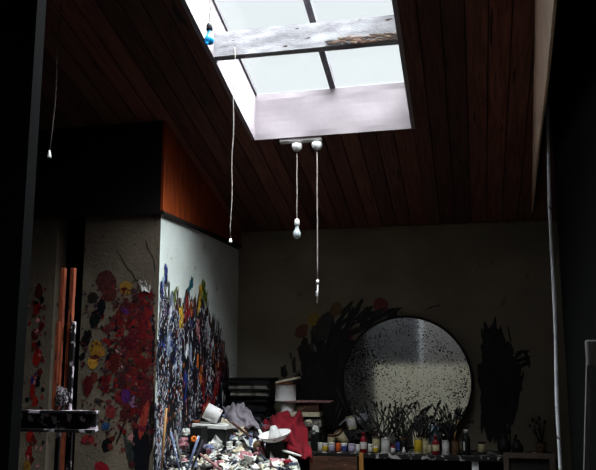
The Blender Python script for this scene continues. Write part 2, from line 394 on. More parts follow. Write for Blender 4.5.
# ------------------------------------------------------------------ paint on the walls
def daub(m, c, u, v, n, ang, ln, wd, col, h=.004, sides=9, jag=.25):
    b0 = len(m.v); ca, sa = cos(ang), sin(ang)
    m.v.append(c + n * (h + .001))
    for ring, (k, hh) in enumerate(((.6, h), (1.0, .0008))):
        for i in range(sides):
            t = 2 * pi * i / sides; rr = 1 + jag * (R() - .5) * 2 if ring else 1 + jag * (R() - .5)
            a = cos(t) * ln / 2 * k * rr; b = sin(t) * wd / 2 * k * rr
            m.v.append(c + u * (a * ca - b * sa) + v * (a * sa + b * ca) + n * hh)
    for i in range(sides):
        j = (i + 1) % sides
        m.face([b0, b0 + 1 + i, b0 + 1 + j], col)
        m.face([b0 + 1 + i, b0 + 1 + sides + i, b0 + 1 + sides + j, b0 + 1 + j], col)
def jit(c, k=.12):
    f = 1 + U(-k, k); return lin([max(0, min(255, x * f + U(-6, 6))) for x in c])
PAL = dict(black=(16, 15, 19), white=(214, 218, 226), bluew=(160, 172, 194), blue=(34, 52, 128), teal=(20, 90, 100), red=(146, 26, 24), dred=(92, 20, 22),
           orange=(180, 92, 34), yellow=(206, 164, 48), green=(96, 110, 34), pink=(200, 130, 130), purple=(84, 40, 104), grey=(110, 108, 114), brown=(96, 52, 34), navy=(20, 23, 42))
# side of the block (plane x = XS, u along +y, v up)
m = MB(); n = Vector((1, 0, 0)); u = Vector((0, 1, 0)); v = Vector((0, 0, 1))
def top_z(y):   # upper edge of the paint
    pts_ = [(5.06, 2.02), (5.2, 2.08), (5.35, 1.95), (5.55, 1.98), (5.8, 2.0), (6.05, 2.03), (6.2, 1.86), (6.4, 1.8), (6.6, 1.6), (6.8, 1.3), (7, .9)]
    for (a, za), (b, zb) in zip(pts_[:-1], pts_[1:]):
        if a <= y <= b: return za + (zb - za) * (y - a) / (b - a)
    return .9
def side_pt(y, z): return Vector((XS + .001, y, z))
for i in range(2600):      # dark undercoat
    y = U(5.1, 6.85); t = top_z(y); z = t - .09 - (t - .35) * R() ** 1.05
    daub(m, side_pt(y, z) + n * U(0, .0015), u, v, n, radians(90 + U(-18, 18)), U(.06, .2), U(.018, .045), jit(PAL[random.choice(['black', 'black', 'black', 'black', 'navy'])] if R() < .96 else PAL['dred']), U(.002, .004))
for i in range(420):       # strokes at the feathered upper edge
    y = U(5.1, 6.75); t = top_z(y); z = t + U(-.26, .06)
    nm = random.choice(['black', 'black', 'black', 'navy', 'black', 'brown', 'dred', 'grey', 'white' if y < 5.5 else 'black'])
    daub(m, side_pt(y, z) + n * U(.001, .003), u, v, n, radians(90 + U(-25, 25)), U(.05, .15), U(.01, .024), jit(PAL[nm]), U(.002, .004), 7)
for i in range(9000):      # flecks of white and pale blue, in drifts
    y = 5.1 + 1.45 * R() ** 1.3; t = top_z(y); z = t - .06 - (t - .4) * R() ** 1.1
    k = noise.noise(Vector((y * 7, z * 1.6, 3.1))) + .5 * noise.noise(Vector((y * 15, z * 4, 8.1)))
    if R() > (.46 if y < 5.6 else .18) + 1.1 * k: continue
    nm = random.choice(['white', 'white', 'bluew', 'grey', 'grey', 'bluew'])
    daub(m, side_pt(y, z) + n * U(.003, .005), u, v, n, radians(90 + U(-24, 24)), U(.008, .038), U(.004, .009), jit(PAL[nm]), U(.001, .003), 5)
for i in range(420):       # smaller accents, in patches
    y = 5.12 + 1.5 * R(); t = top_z(y); z = t - .05 - (t - .5) * R()
    k = noise.noise(Vector((y * 4, z * 2, 9.7)))
    nm = 'blue' if k < -.22 else 'orange' if k > .3 else 'pink' if k > .16 else random.choice(['dred', 'brown', 'purple', 'navy', 'grey'])
    daub(m, side_pt(y, z) + n * U(.004, .006), u, v, n, radians(90 + U(-25, 25)), U(.02, .06), U(.006, .014), jit(PAL[nm]), U(.002, .004), 6)
def side_px(px, py, ln, wd, nm, ang=90, h=.009):
    p = PX(px, py, XS)
    for k in range(7):
        dz = U(-.36, .36) * ln; dy = U(-.4, .4) * wd; g = U(.75, 1.1)
        daub(m, Vector((XS + .004 + .001 * k, p.y + dy + dz * cos(radians(ang)), p.z + dz)), u, v, n, radians(ang + U(-14, 14)), ln * U(.3, .6), wd * U(.25, .5), jit(tuple(x * g for x in PAL[nm]), .1), .003, 8, .35)
for a in ((165, 272, .14, .05, 'blue'), (163, 283, .1, .04, 'bluew'), (161, 290, .12, .04, 'blue'), (166, 280, .10, .03, 'navy'), (186, 303, .26, .07, 'red', 84), (187.5, 312, .2, .05, 'red', 96), (181, 318, .18, .09, 'yellow', 75),
          (180, 312, .1, .06, 'yellow'), (190, 288, .14, .09, 'teal'), (191, 282, .08, .05, 'teal'), (174, 296, .16, .05, 'green', 70), (202, 287, .22, .07, 'green', 80), (200, 296, .2, .06, 'yellow', 100), (198, 305, .16, .05, 'yellow', 80), (204, 292, .2, .06, 'green', 100),
          (206, 299, .14, .05, 'green', 85), (190, 309, .12, .05, 'orange'), (197, 327, .14, .07, 'pink'), (198, 336, .1, .06, 'pink'), (170, 310, .12, .05, 'white'), (171, 300, .14, .05, 'bluew'), (168, 345, .2, .09, 'bluew'), (208, 335, .2, .08, 'white'), (206, 325, .15, .06, 'white'),
          (185, 388, .24, .05, 'blue', 88), (184, 380, .2, .05, 'blue'), (200, 375, .16, .07, 'orange'), (197, 362, .14, .06, 'orange'), (203, 388, .2, .06, 'red'), (215, 385, .4, .05, 'red', 70), (218, 380, .3, .05, 'red', 70), (221, 347, .16, .1, 'grey'), (222, 350, .2, .07, 'red'),
          (186, 350, .16, .07, 'white'), (180, 360, .2, .07, 'bluew'), (190, 358, .2, .06, 'bluew'), (174, 372, .2, .05, 'bluew'), (212, 345, .12, .05, 'white'), (205, 408, .25, .05, 'red', 60), (210, 404, .18, .05, 'red', 130)):
    side_px(*a)
m.build('paint_daubs', M['daub'], wall_block)
# front of the block and pier (plane y = YF, u along +x, v up)
u = Vector((1, 0, 0)); n = Vector((0, -1, 0))
def front_daubs(m, lst, y):
    for (px, py, w, h, nm, *r) in lst:
        c = PY(px, py, y); k = c.y / F * 1.06
        daub(m, Vector((c.x, y - .001 - U(0, .003), c.z)), u, v, n, radians(r[0] if r else U(-20, 20)), w * k, h * k, jit(PAL[nm] if isinstance(nm, str) else nm, .1), U(.0003, .0011), 19 if w > 7 else 13, .13 if w > 7 else .3)
m = MB(); FL = []
for i in range(70):        # broad smears under it
    FL.append((min(146, random.gauss(138, 8)), max(312, min(425, random.gauss(352, 34))), U(8, 16), U(14, 28), random.choice([(84, 22, 24), (96, 24, 26), (74, 26, 28), (108, 26, 26)]), U(-30, 30)))
for i in range(560):       # the red field
    px = random.gauss(138, 15); py = random.gauss(348, 42)
    if not (82 < px < 155) or py < 288: continue
    if px > 152.5: px = 152.5
    FL.append((px, py, U(2, 7), U(3, 10), random.choice([(96, 20, 24), (110, 22, 24), (84, 26, 28), (120, 34, 32), (70, 24, 26), (104, 46, 44), (128, 26, 26), (92, 30, 40), (84, 72, 62), (60, 44, 42), (52, 40, 38)]), U(-90, 90)))
for i in range(420):       # loose dabs all around
    px = U(82, 155); py = U(285, 445)
    FL.append((px, py, U(1, 4), U(1.2, 5), random.choice([(80, 30, 30), (60, 34, 34), 'black', (76, 56, 44), (96, 60, 52), (56, 44, 40), (104, 84, 74), (66, 40, 60), (110, 40, 40)]), U(-90, 90)))
FL += [(106, 282, 22, 24, (84, 48, 40)), (110, 294, 16, 16, (92, 44, 40)), (126, 288, 14, 14, (150, 112, 40)), (93, 298, 12, 12, (40, 34, 34)), (102, 306, 10, 14, 'black'), (96, 316, 12, 12, 'black'), (94, 322, 10, 13, 'black'), (100, 312, 9, 12, 'black'), (86, 340, 10, 16, 'black'), (88, 334, 9, 9, 'black'),
       (126, 311, 5, 10, 'purple', 60), (140, 297, 12, 8, (110, 30, 30)), (146, 312, 14, 22, 'red'), (136, 318, 14, 12, (180, 30, 30)), (150, 326, 9, 14, 'red'), (134, 302, 4, 4, 'black'), (121, 334, 7, 6, 'black'), (116, 330, 4, 4, 'black'), (145, 350, 14, 8, 'black'), (144, 365, 11, 12, 'black'), (110, 358, 9, 9, 'black'),
       (96, 350, 14, 20, (170, 124, 40)), (93, 362, 12, 14, (176, 130, 50)), (101, 352, 10, 10, (150, 100, 40)), (82, 357, 7, 9, 'black'), (84, 342, 8, 8, 'black'), (136, 345, 14, 30, 'red'), (134, 362, 14, 24, (164, 30, 30)), (148, 340, 8, 18, (190, 40, 36)), (132, 385, 10, 12, (150, 40, 44)), (126, 396, 10, 14, 'purple'), (134, 402, 8, 12, (150, 110, 150)),
       (88, 385, 10, 20, 'dred'), (94, 378, 8, 12, (110, 40, 40)), (104, 384, 11, 18, 'dred'), (111, 412, 12, 14, (130, 40, 44)), (106, 426, 9, 8, (40, 70, 110)), (88, 440, 14, 10, (130, 36, 44)), (107, 445, 11, 14, 'black'), (102, 467, 16, 10, (150, 26, 40)), (121, 432, 2.5, 26, 'black', -20), (126, 442, 3, 26, (50, 60, 50), 14), (131, 455, 9, 26, (50, 60, 54), 12), (134, 436, 12, 7, 'pink', 30),
       (136, 440, 7, 44, 'black', 6), (140, 455, 12, 50, 'black', 3), (146, 380, 8, 30, 'dred'), (148, 400, 8, 30, (120, 24, 30)), (144, 420, 8, 36, (150, 50, 44)), (150, 395, 5, 16, 'black'), (153, 350, 4, 70, 'black', 0), (152, 420, 6, 60, 'black', 0), (146, 456, 8, 60, 'black', 0), (122, 368, 5, 22, (200, 150, 140), 30), (143, 358, 4, 12, (210, 190, 180), 20), (118, 350, 4, 10, (190, 150, 140), 40)]
front_daubs(m, FL, YF)
# bare chip and cracks in the plaster
front_daubs(m, [(145, 288, 5, 8, 'white', 30), (141, 283, 6, 7, (160, 152, 140), 20), (147, 291, 3, 5, 'white', 0)], YF)
def crack(pp):
    for (a, b) in zip(pp[:-1], pp[1:]):
        p = PY(*a, YF); q = PY(*b, YF); m.bar(p + n * .001, q + n * .001, .003, .004, (0, 1, 0), lin((20, 17, 15)))
crack([(122, 258), (127, 268), (132, 272), (136, 280), (143, 281), (149, 290), (154, 300)]); crack([(136, 280), (131, 284), (134, 290)])
for pp in ([(141, 284), (146, 281), (148, 288), (143, 292)], [(145, 286), (151, 285), (150, 293), (146.5, 291)]):
    m.prism([PY(*a, YF) + n * .012 * (i % 2) for i, a in enumerate(pp)], n * .008, lin((196, 192, 184)))
crack([(122.4, 258.6), (127.4, 268.6), (132.4, 272.6), (136.4, 280.6), (143.4, 281.6)]); crack([(117, 250), (122, 258)])
crack([(146, 240), (149, 251), (154, 258), (155, 270)])
m.build('paint_daubs', M['daub'], wall_block)
m = MB(); FL = [(39, 291, 8, 16, 'dred'), (37, 309, 8, 14, 'red'), (35, 335, 9, 12, 'dred'), (41, 328, 6, 10, 'dred'), (37, 357, 10, 18, 'red'), (34, 345, 6, 8, 'red'), (40, 372, 6, 9, 'dred'), (34, 379, 6, 12, 'blue'), (33, 392, 6, 14, 'red'), (35, 402, 6, 10, 'red'), (38, 383, 5, 10, 'black'), (33, 420, 7, 8, 'dred'), (30, 436, 9, 12, 'red'), (34, 440, 6, 10, 'dred'), (29, 452, 7, 12, 'red'), (32, 460, 5, 8, 'dred'), (27, 466, 9, 12, (150, 110, 50)), (39, 344, 5, 7, 'black'), (42, 300, 5, 9, 'black'), (38, 320, 5, 5, 'pink')]
for i in range(60): FL.append((U(27, 46), U(285, 468), U(1.5, 5), U(2, 6), random.choice(['dred', 'red', 'brown', 'black', 'pink'])))
front_daubs(m, FL, YF); m.build('paint_daubs', M['daub'], wall_pier)
# back wall: sooty plumes of brush marks either side of the mirror
m = MB(); FL = []
def plume(cx, cy, pts_, cnt, ln, wd, cols):
    for i in range(cnt):
        k = R(); (ax, ay, bx_, by_, a1) = random.choice(pts_)
        px = ax + (bx_ - ax) * k + U(-4, 4); py = ay + (by_ - ay) * k + U(-5, 5)
        FL.append((px, py, U(*wd), U(*ln), random.choice(cols), a1 + U(-14, 14)))
bl_ = ['black', (14, 13, 14), (24, 22, 22), (30, 28, 28), (20, 19, 20), (36, 33, 32)]
plume(0, 0, [(338, 372, 340, 440, 0), (333, 378, 336, 440, 0), (326, 375, 330, 440, 0)], 90, (16, 34), (4, 9), ['black', (20, 19, 20)])
plume(0, 0, [(325, 360, 330, 440, 0), (312, 365, 318, 420, 8), (338, 350, 340, 430, -4), (306, 350, 312, 385, 14), (318, 345, 322, 380, 2), (333, 335, 340, 370, -22), (346, 345, 348, 380, -30), (345, 395, 338, 430, 0), (303, 385, 308, 425, 20)], 330, (14, 34), (4, 9), bl_)
plume(0, 0, [(342, 335, 370, 318, -50), (350, 325, 385, 310, -60), (345, 318, 357, 305, -35), (362, 315, 395, 312, -62)], 46, (10, 20), (2.5, 5), bl_)
FL += [(301, 332, 12, 13, (110, 66, 36)), (304, 328, 8, 8, (120, 80, 40)), (313, 320, 11, 13, (140, 124, 50)), (315, 317, 8, 8, (150, 130, 50)), (337, 308, 11, 12, (120, 92, 44)), (334, 312, 8, 10, (110, 84, 44)), (381, 305, 14, 14, (104, 46, 38)), (379, 302, 8, 8, (114, 50, 40)), (384, 308, 7, 7, (96, 42, 36)), (389, 307, 2, 5, 'grey', 50),
       (325, 326, 12, 28, (64, 62, 62), -6), (320, 330, 8, 24, (56, 54, 54), -4), (330, 322, 8, 26, (60, 58, 58), -12), (337, 330, 6, 24, (52, 50, 50), -20), (316, 335, 8, 22, (60, 58, 56), 4), (347, 326, 4, 18, 'black', -32), (351, 318, 4, 20, 'black', -36), (340, 320, 4, 16, 'black', -30), (352, 334, 5, 12, (90, 30, 34), -20), (350, 330, 4, 8, (100, 40, 40), -20), (344, 348, 5, 10, (196, 140, 150), -16), (325, 349, 4, 13, (120, 122, 136), -20), (323, 354, 4, 8, (110, 112, 124), -24), (315, 348, 3, 7, (120, 116, 114), 10),
       (291, 356, 3, 8, (80, 76, 70), 10), (284, 372, 7, 14, (34, 32, 31), 4), (294, 365, 4, 16, (34, 32, 31), 0), (310, 378, 6, 14, (70, 28, 28), 20), (306, 372, 5, 10, (60, 30, 28), 10), (330, 283, 2, 2, (120, 116, 110), 0), (329, 288, 2.5, 1.5, (110, 106, 100), 0)]
plume(0, 0, [(488, 345, 490, 410, 2), (497, 340, 500, 405, -2), (506, 355, 508, 400, -8), (492, 335, 500, 380, 4), (514, 375, 510, 405, -16), (486, 360, 488, 425, 2), (498, 400, 500, 432, 4)], 240, (14, 36), (4, 9), bl_)
FL += [(520, 360, 3, 18, 'black', -70), (518, 355, 3, 14, 'black', -50), (523, 352, 3, 14, 'black', -80), (522, 366, 4, 18, 'black', -60), (518, 390, 4, 24, 'black', -14), (515, 402, 4, 20, 'black', -16), (521, 380, 3, 16, 'black', -20), (485, 328, 3, 12, 'black', 0), (430, 308, 1.4, 10, 'black', -70), (437, 306, 1.2, 8, 'black', -80), (500, 332, 3, 10, 'black', -10)]
for i in range(26): FL.append((U(482, 530), U(330, 440), U(1.5, 4), U(8, 20), 'black', U(-20, 20)))
front_daubs(m, FL, YB); m.build('paint_daubs', M['daub'], wall_back)
# cracked joint line at the top of the back wall
m = MB(); m.bar((XS, YB - .012, ceil_z(YB) - .012), (XR, YB - .012, ceil_z(YB) - .012), .03, .02); struct(m.build('trim_4', M['plaster']))

m = MB()
for i in range(90):
    t_ = U(.64, .99); daub(m, on_beam(t_, .018 + U(-.012, .03) * (1 if t_ > .7 else .4)), Vector((1, 0, 0)), Vector((0, 0, 1)), Vector((0, -1, 0)), radians(U(-14, 14)), U(.03, .1), U(.008, .02), jit(random.choice([(104, 72, 50), (78, 54, 40), (58, 42, 34), (128, 100, 76)])), .002, 9, .3)
m.build('bare_wood_patch', M['daub'], beam)
# ------------------------------------------------------------------ lamps, cords
def cordpts(a, b, k=.006, n=10):
    a = Vector(a); b = Vector(b)
    return [a.lerp(b, i / n) + Vector((k * sin(i * 1.3), 0, 0)) * (0 if i in (0, n) else 1) for i in range(n + 1)]
BULB = [(0, -.105), (.012, -.103), (.022, -.096), (.029, -.084), (.0305, -.07), (.028, -.056), (.021, -.042), (.015, -.028), (.0135, -.012), (.0135, 0), (0, 0)]
def socket(par, m_, at):
    q = MB(); q.lathe([(.004, .045), (.014, .04), (.019, .03), (.02, -.002), (.017, -.006), (0, -.006)][::-1], 20, Matrix.Translation(at)); q.build('socket', m_, par, True)
# white ceiling batten with two roses
pa = PC(280, 140); pb = PC(322, 138)
rail = thing('ceiling_batten', 'short white batten on the ceiling boards below the skylight', 'batten', (pa + pb) / 2)
L_ = pb.x - pa.x; d_ = Vector((1, (pb.y - pa.y) / L_, 0)).normalized()
q = MB(); q.box((0, 0, -.012), (L_, .045, .022), Matrix.Rotation(math.atan(S) * -1, 3, 'X')); q.build('strip', M['white_plastic'], rail, bevel=.004)
yr = rail.location.y
def rose(x): 
    q = MB(); q.lathe([(0, -.06), (.012, -.059), (.026, -.052), (.036, -.036), (.04, -.018), (.038, 0), (0, 0)], 24, Matrix.Translation((x, 0, -.02))); return q
# pendant
xa = PY(297, 150, yr).x; xb_ = PY(317, 150, yr).x; zr = rail.location.z - .02
zb1 = PY(297, 220, yr).z
pend = thing('pendant_lamp', 'bare clear bulb on a white cord below the ceiling batten', 'lamp', (xa, yr, zr))
rose(0).build('ceiling_rose', M['white_plastic'], pend, True)
q = MB(); q.tube(cordpts((0, 0, -.08), (0, 0, zb1 - zr + .01), .0012), .0038, 6); q.build('flex', M['cord'], pend, True)
socket(pend, M['white_plastic'], (0, 0, zb1 - zr - .035))
q = MB(); q.lathe(BULB, 24, Matrix.Translation((0, 0, zb1 - zr - .04))); q.build('bulb', M['bulb_clear'], pend, True)
# pull switch
zs0 = PY(317, 280, yr).z; zs1 = PY(316, 303, yr).z
pull = thing('pull_switch', 'ceiling pull switch with a long cord and thin hanging handle', 'switch', (xb_, yr, zr))
rose(0).build('switch_body', M['white_plastic'], pull, True)
q = MB(); q.tube(cordpts((0, 0, -.08), (.0, 0, zs0 - zr), .0008), .0042, 6); q.build('cord', M['cord'], pull, True)
q = MB(); q.tube([(0, 0, zs0 - zr), (.001, 0, zs0 - zr - .03)], .011, 8); q.tube([(.002, 0, zs0 - zr - .028), (-.004, 0, zs1 - zr)], .0055, 8); q.tube([(.0, 0, zs0 - zr - .08), (-.013, 0, zs0 - zr - .09), (-.012, 0, zs0 - zr - .12)], .005, 8); q.build('handle', M['white_plastic'], pull, True)
# blue bulb hanging from the left glazing bar
yb = 4.02
zsock = PY(209.5, 29, yb).z; pbx = PY(209.5, 29, yb).x
pt = Vector((OX0 + .02, yb, gz(yb))); tb = PY(210.3, -14, yb) - pt
blue = thing('hanging_bulb', 'small blue bulb on a thin cord in front of the white rafter', 'lamp', pt)
q = MB(); q.tube([(0, 0, 0), tb * .5, tb] + cordpts(tb, (pbx - pt.x, 0, zsock - pt.z + .03), .003)[1:], .003, 6); q.build('flex', M['cord_dark'], blue, True)
socket(blue, M['black_plastic'], (pbx - pt.x, 0, zsock - pt.z - .005))
q = MB(); q.lathe([(r * 1.0, z * .88) for r, z in BULB], 24, Matrix.Translation((pbx - pt.x, 0, zsock - pt.z - .008))); q.build('bulb', M['bulb_blue'], blue, True)
# long cord from the rafter
yc = bl.y - .012; pt = PY(235, 46, yc); pe_ = PY(230.5, 240, yc)
c = thing('light_pull', 'long thin white cord hanging from a nail in the white rafter', 'cord', pt)
q = MB(); q.tube(cordpts((0, 0, 0), pe_ - pt, .004, 14), .0026, 6); q.build('string', M['cord'], c, True)
q = MB(); q.lathe([(0, .01), (.006, .008), (.012, -.012), (.011, -.016), (0, -.016)][::-1], 12, Matrix.Translation(pe_ - pt)); q.build('pull', M['white_plastic'], c, True)
q = MB(); q.tube([(0, .03, .004), (0, -.006, .004)], .003, 6); q.build('nail', M['frame_dark'], c)
# cord at far left
yk = 3.7; pt = PY(61, -6, yk); pt.z = ceil_z(yk) + .012
p2 = [PY(60, 20, yk), PY(57, 60, yk), PY(55.5, 100, yk), PY(52, 132, yk), PY(49.5, 152, yk)]
c = thing('light_pull', 'kinked cord with a white tip hanging before the dark boarding', 'cord', pt)
q = MB(); q.tube([(0, 0, 0)] + [p - pt for p in p2], .0032, 6); q.build('string', M['cord_dark'], c, True)
e = p2[-1] - pt; q = MB(); q.lathe([(0, .012), (.005, .01), (.012, -.03), (.011, -.034), (0, -.034)][::-1], 12, Matrix.Translation(e)); q.build('pull', M['white_plastic'], c, True)
# leaning pole
yq = 4.93; a = PY(545.5, 82, yq); b = PY(560.5, 475, yq); d = (b - a); b = a + d * (a.z / -d.z) ; a2 = a
q = MB(); npt = 16; q.tube([a.lerp(b, i / npt) + Vector((.004 * sin(i * 1.1), 0, 0)) for i in range(npt + 1)], [.0115 + .0015 * sin(i * 2.1) for i in range(npt + 1)], 10)
tag(q.build('pole', M['white_paint'], None, True), 'slim white painted pole standing against the black partition', 'pole')

# ------------------------------------------------------------------ bench and mirror
ZT = .75; BY0 = 6.5; BX0, BX1 = XS + .03, .62
bench = thing('workbench', 'long paint-spattered dark bench along the back wall', 'bench', (-.8, 6.75, 0))
o_ = Vector((-.8, 6.75, 0))
q = MB(); q.box(((BX0 + BX1) / 2, (BY0 + 6.985) / 2, ZT - .025) - o_ if False else Vector(((BX0 + BX1) / 2, (BY0 + 6.985) / 2, ZT - .02)) - o_, (BX1 - BX0, 6.985 - BY0, .04)); q.build('bench_top', M['bench'], bench, bevel=.004)
xl = PY(475, 460, BY0 + .04).x
for (x, y, mm) in ((xl, BY0 + .05, 'white_paint'), (xl, 6.93, 'dark_wood'), (BX0 + .06, BY0 + .05, 'dark_wood'), (BX0 + .06, 6.93, 'dark_wood'), (.55, BY0 + .05, 'dark_wood'), (.55, 6.93, 'dark_wood')):
    q = MB(); q.box(Vector((x, y, (ZT - .04) / 2)) - o_, (.055, .05, ZT - .04)); lg = q.build('leg', M[mm], bench)
    if mm == 'white_paint': lg['label'] = 'white painted leg'
q = MB(); q.box(Vector((-.8, 6.93, .62)) - o_, (2.6, .03, .12)); q.build('apron', M['dark_wood'], bench)
# round mirror, leaning back against the wall
rad = .572; mc = Vector((-.598, 6.93, ZT + rad + .03))
mir = thing('round_mirror', 'large round mirror with speckled worn silvering on the bench', 'mirror', (mc.x, 6.92, ZT), None)
tilt = Matrix.Translation((0, 0, 0)) @ Matrix.Rotation(radians(-1.0), 4, 'X') @ Matrix.Translation((0, 0, rad + .02)) @ Matrix.Rotation(pi / 2, 4, 'X')
q = MB(); q.lathe([(0, -.006), (rad - .004, -.006), (rad, 0), (rad - .004, .006), (0, .006)], 96); g = q.build('mirror_glass', M['mirror'], mir, False); g.matrix_local = tilt
q = MB(); n_ = 96
q.lathe([(rad, -.016), (rad + .014, -.016), (rad + .018, 0), (rad + .014, .012), (rad - .004, .012), (rad - .004, .0065), (rad, .0065), (rad, -.016)], 96); g = q.build('rim', M['soot'], mir, True); g.matrix_local = tilt

# ------------------------------------------------------------------ containers
def tin(name, label, cat, loc, r, h, body, lab=None, lidm=None, rot=None, group=None, opened=True):
    t = thing(name, label, cat, loc, rot, group)
    q = MB()
    if opened: q.lathe([(0, 0), (r, 0), (r * 1.03, .003), (r, .007), (r, h - .005), (r * 1.04, h - .002), (r * 1.03, h), (r * .95, h), (r * .95, h * .7), (0, h * .7)], 20)
    else: q.lathe([(0, 0), (r, 0), (r, h), (0, h)], 20)
    q.build('body', M[body], t, True)
    if lab:
        q = MB(); q.lathe([(r * 1.005, h * .14), (r * 1.025, h * .15), (r * 1.025, h * .84), (r * 1.005, h * .85)], 20); q.build('label_band', M[lab], t, True)
    if lidm:
        q = MB(); q.lathe([(0, h - .001), (r * 1.06, h - .001), (r * 1.08, h + .003), (r * 1.06, h + .012), (0, h + .013)], 20); q.build('lid', M[lidm], t, True)
    return t
def bottle(name, label, cat, loc, r, h, body, lab, cap, group=None, rot=None):
    t = thing(name, label, cat, loc, rot, group)
    q = MB(); q.lathe([(0, 0), (r * .96, 0), (r, .004), (r, h * .62), (r * .92, h * .7), (r * .5, h * .78), (r * .42, h * .82), (r * .42, h * .9), (0, h * .9)], 22); q.build('body', M[body], t, True)
    if lab: q = MB(); q.lathe([(r * 1.0, h * .2), (r * 1.02, h * .21), (r * 1.02, h * .52), (r * 1.0, h * .53)], 22); q.build('label_band', M[lab], t, True)
    q = MB(); q.lathe([(0, h * .86), (r * .52, h * .86), (r * .52, h * .985), (r * .46, h), (0, h)], 18); q.build('cap', M[cap], t, True)
    return t
def onb(px, y): p = PY(px, 440, y); return Vector((p.x, y, ZT))
K = 6.9 / F * 1.0
def jar(px, y, wpx, hpx, body, lab, lidm, what, name='paint_jar', cat='jar', opened=False):
    k = y / F * .985
    return tin(name, what, cat, onb(px, y), wpx * k / 2, hpx * k, body, lab, lidm, None, None, opened)
yf_ = 6.55
jar(320.2, yf_, 4.6, 7.5, 'lab_white', 'lab_white', 'cap_white', 'small white paint jar at the left end of the front row, beside the yellow jar')
jar(325.2, yf_, 4.8, 7.0, 'lab_white', 'lab_yellow', 'cap_white', 'small yellow labelled paint jar second from the left on the bench')
jar(331.8, yf_, 6.2, 7.6, 'lab_white', 'lab_lav', 'cap_white', 'small white paint jar between the yellow jar and the orange jar')
jar(338.2, yf_, 4.8, 8.6, 'lab_orange', 'lab_orange', None, 'small bright orange paint jar on the bench edge')
jar(344.0, yf_, 6.0, 7.4, 'lab_white', 'lab_blue', 'cap_white', 'small blue and white paint jar right of the orange jar')
jar(351.6, yf_, 6.6, 7.0, 'lab_white', 'lab_lav', 'lab_lav', 'wide low lavender paint jar between the blue jar and the red bottle')
jar(357.8, yf_, 4.6, 6.4, 'lab_white', 'lab_white', 'cap_white', 'small white paint jar just left of the red bottle')
bottle('paint_bottle', 'dark red bottle with white label left of the striped tin', 'bottle', onb(363.4, yf_), .029, .17, 'lab_red', 'lab_white', 'lab_red')
jar(370.2, yf_, 4.4, 7.0, 'lab_cream', 'lab_white', 'cap_white', 'small pale paint jar just right of the left red bottle')
jar(375.4, yf_, 4.8, 6.4, 'lab_white', 'lab_yellow', None, 'small yellow paint jar in front of the tall speckled tin')
jar(376.4, 6.66, 8.4, 14.6, 'tin', 'lab_cream', None, 'tall speckled tin behind the right yellow jar', 'paint_tin', 'tin', True)
t = jar(385.4, yf_ + .03, 8.4, 14.4, 'lab_white', 'lab_white', None, 'tall white tin with slanting yellow and black stripes', 'paint_tin', 'tin', True)
q = MB(); rr_ = 8.4 * (yf_ + .03) / F * .985 / 2 * 1.035
for k in range(9):
    a0 = 2 * pi * k / 9
    pts_ = []
    for (da, z) in ((0, .035), (.34, .035), (1.0, .1), (.66, .1)): pts_.append((rr_ * cos(a0 + da), rr_ * sin(a0 + da), z))
    q.poly(pts_, lin(PAL['yellow']) if k % 2 else lin((40, 36, 30)))
q.build('stripes', M['daub'], t)
jar(392.8, yf_, 4.6, 6.0, 'lab_white', 'lab_white', 'lab_red', 'tiny white tin with a red lid beside the striped tin', 'paint_tin', 'tin')
jar(403.5, 6.62, 7.6, 14.4, 'tin_brown', 'soot', None, 'dark brown tin between the tiny white tin and the gold tins', 'paint_tin', 'tin', True)
q = MB(); q.lathe([(0, 0), (.024, 0), (.004, .055), (0, .056)], 14); tag(q.build('paint_nozzle', M['cap_white'], None, True, loc=onb(403.6, yf_ - .01)), 'small white cone lying on the bench below the dark brown tin', 'nozzle')
jar(418.0, 6.6, 7.8, 15.2, 'lab_cream', 'lab_yellow', None, 'tall dull yellow tin under the grey rag', 'paint_tin', 'tin', True)
jar(425.2, 6.63, 7.0, 14.0, 'lab_cream', 'lab_cream', None, 'tall cream and brown tin just left of the right red bottle', 'paint_tin', 'tin', True)
jar(434, 6.74, 9.5, 25, 'lab_lightblue', 'lab_lightblue', 'cap_white', 'light blue jar standing behind the right red bottle')
bottle('paint_bottle', 'red bottle with cream oval label before the light blue jar', 'bottle', onb(435.6, yf_), .031, .155, 'lab_red', 'lab_cream', 'lab_red')
jar(429.6, 6.62, 4.0, 9.6, 'tin', 'lab_cream', None, 'slim cream tin tucked left of the right red bottle', 'paint_tin', 'tin', True)
jar(445.6, yf_ + .02, 7.0, 13.4, 'lab_white', 'lab_white', None, 'white paint splashed can between the red bottle and the brown can', 'paint_tin', 'can', True)
jar(455.2, yf_ + .04, 7.4, 14.0, 'tin_brown', 'tin_brown', None, 'rusty brown can holding the pale wood brush', 'paint_tin', 'can', True)
bottle('ink_bottle', 'black bottle with white cap and white label strip', 'bottle', onb(466, yf_ + .03), .034, .205, 'soot', None, 'cap_white')
p = onb(466, yf_ + .03); q = MB(); q.box((p.x - .017, p.y - .0315, ZT + .075), (.012, .004, .07)); o = q.build('label_strip', M['cap_white']); o.parent = bpy.data.objects['ink_bottle']; o.location = -p
jar(398.5, 6.66, 6.5, 12, 'soot', 'lab_blue', None, 'dark tin with a dull blue band behind the tiny white tin', 'paint_tin', 'tin', True)
jar(331.5, 6.7, 8.0, 15, 'tin_brown', 'lab_cream', None, 'brown tin standing behind the white and lavender jars', 'paint_tin', 'tin', True)
jar(322, 6.74, 8.0, 16, 'soot', 'soot', None, 'sooty black tin at the left end of the bench', 'paint_tin', 'tin', True)
tin('paint_tin', 'rusty tin tipped over behind the orange and blue jars', 'tin', onb(344, 6.66) + Vector((.01, 0, .055)), .042, .13, 'tin_brown', 'lab_cream', None, Matrix.Rotation(radians(-28), 4, 'Y') @ Matrix.Rotation(radians(20), 4, 'X'), None)
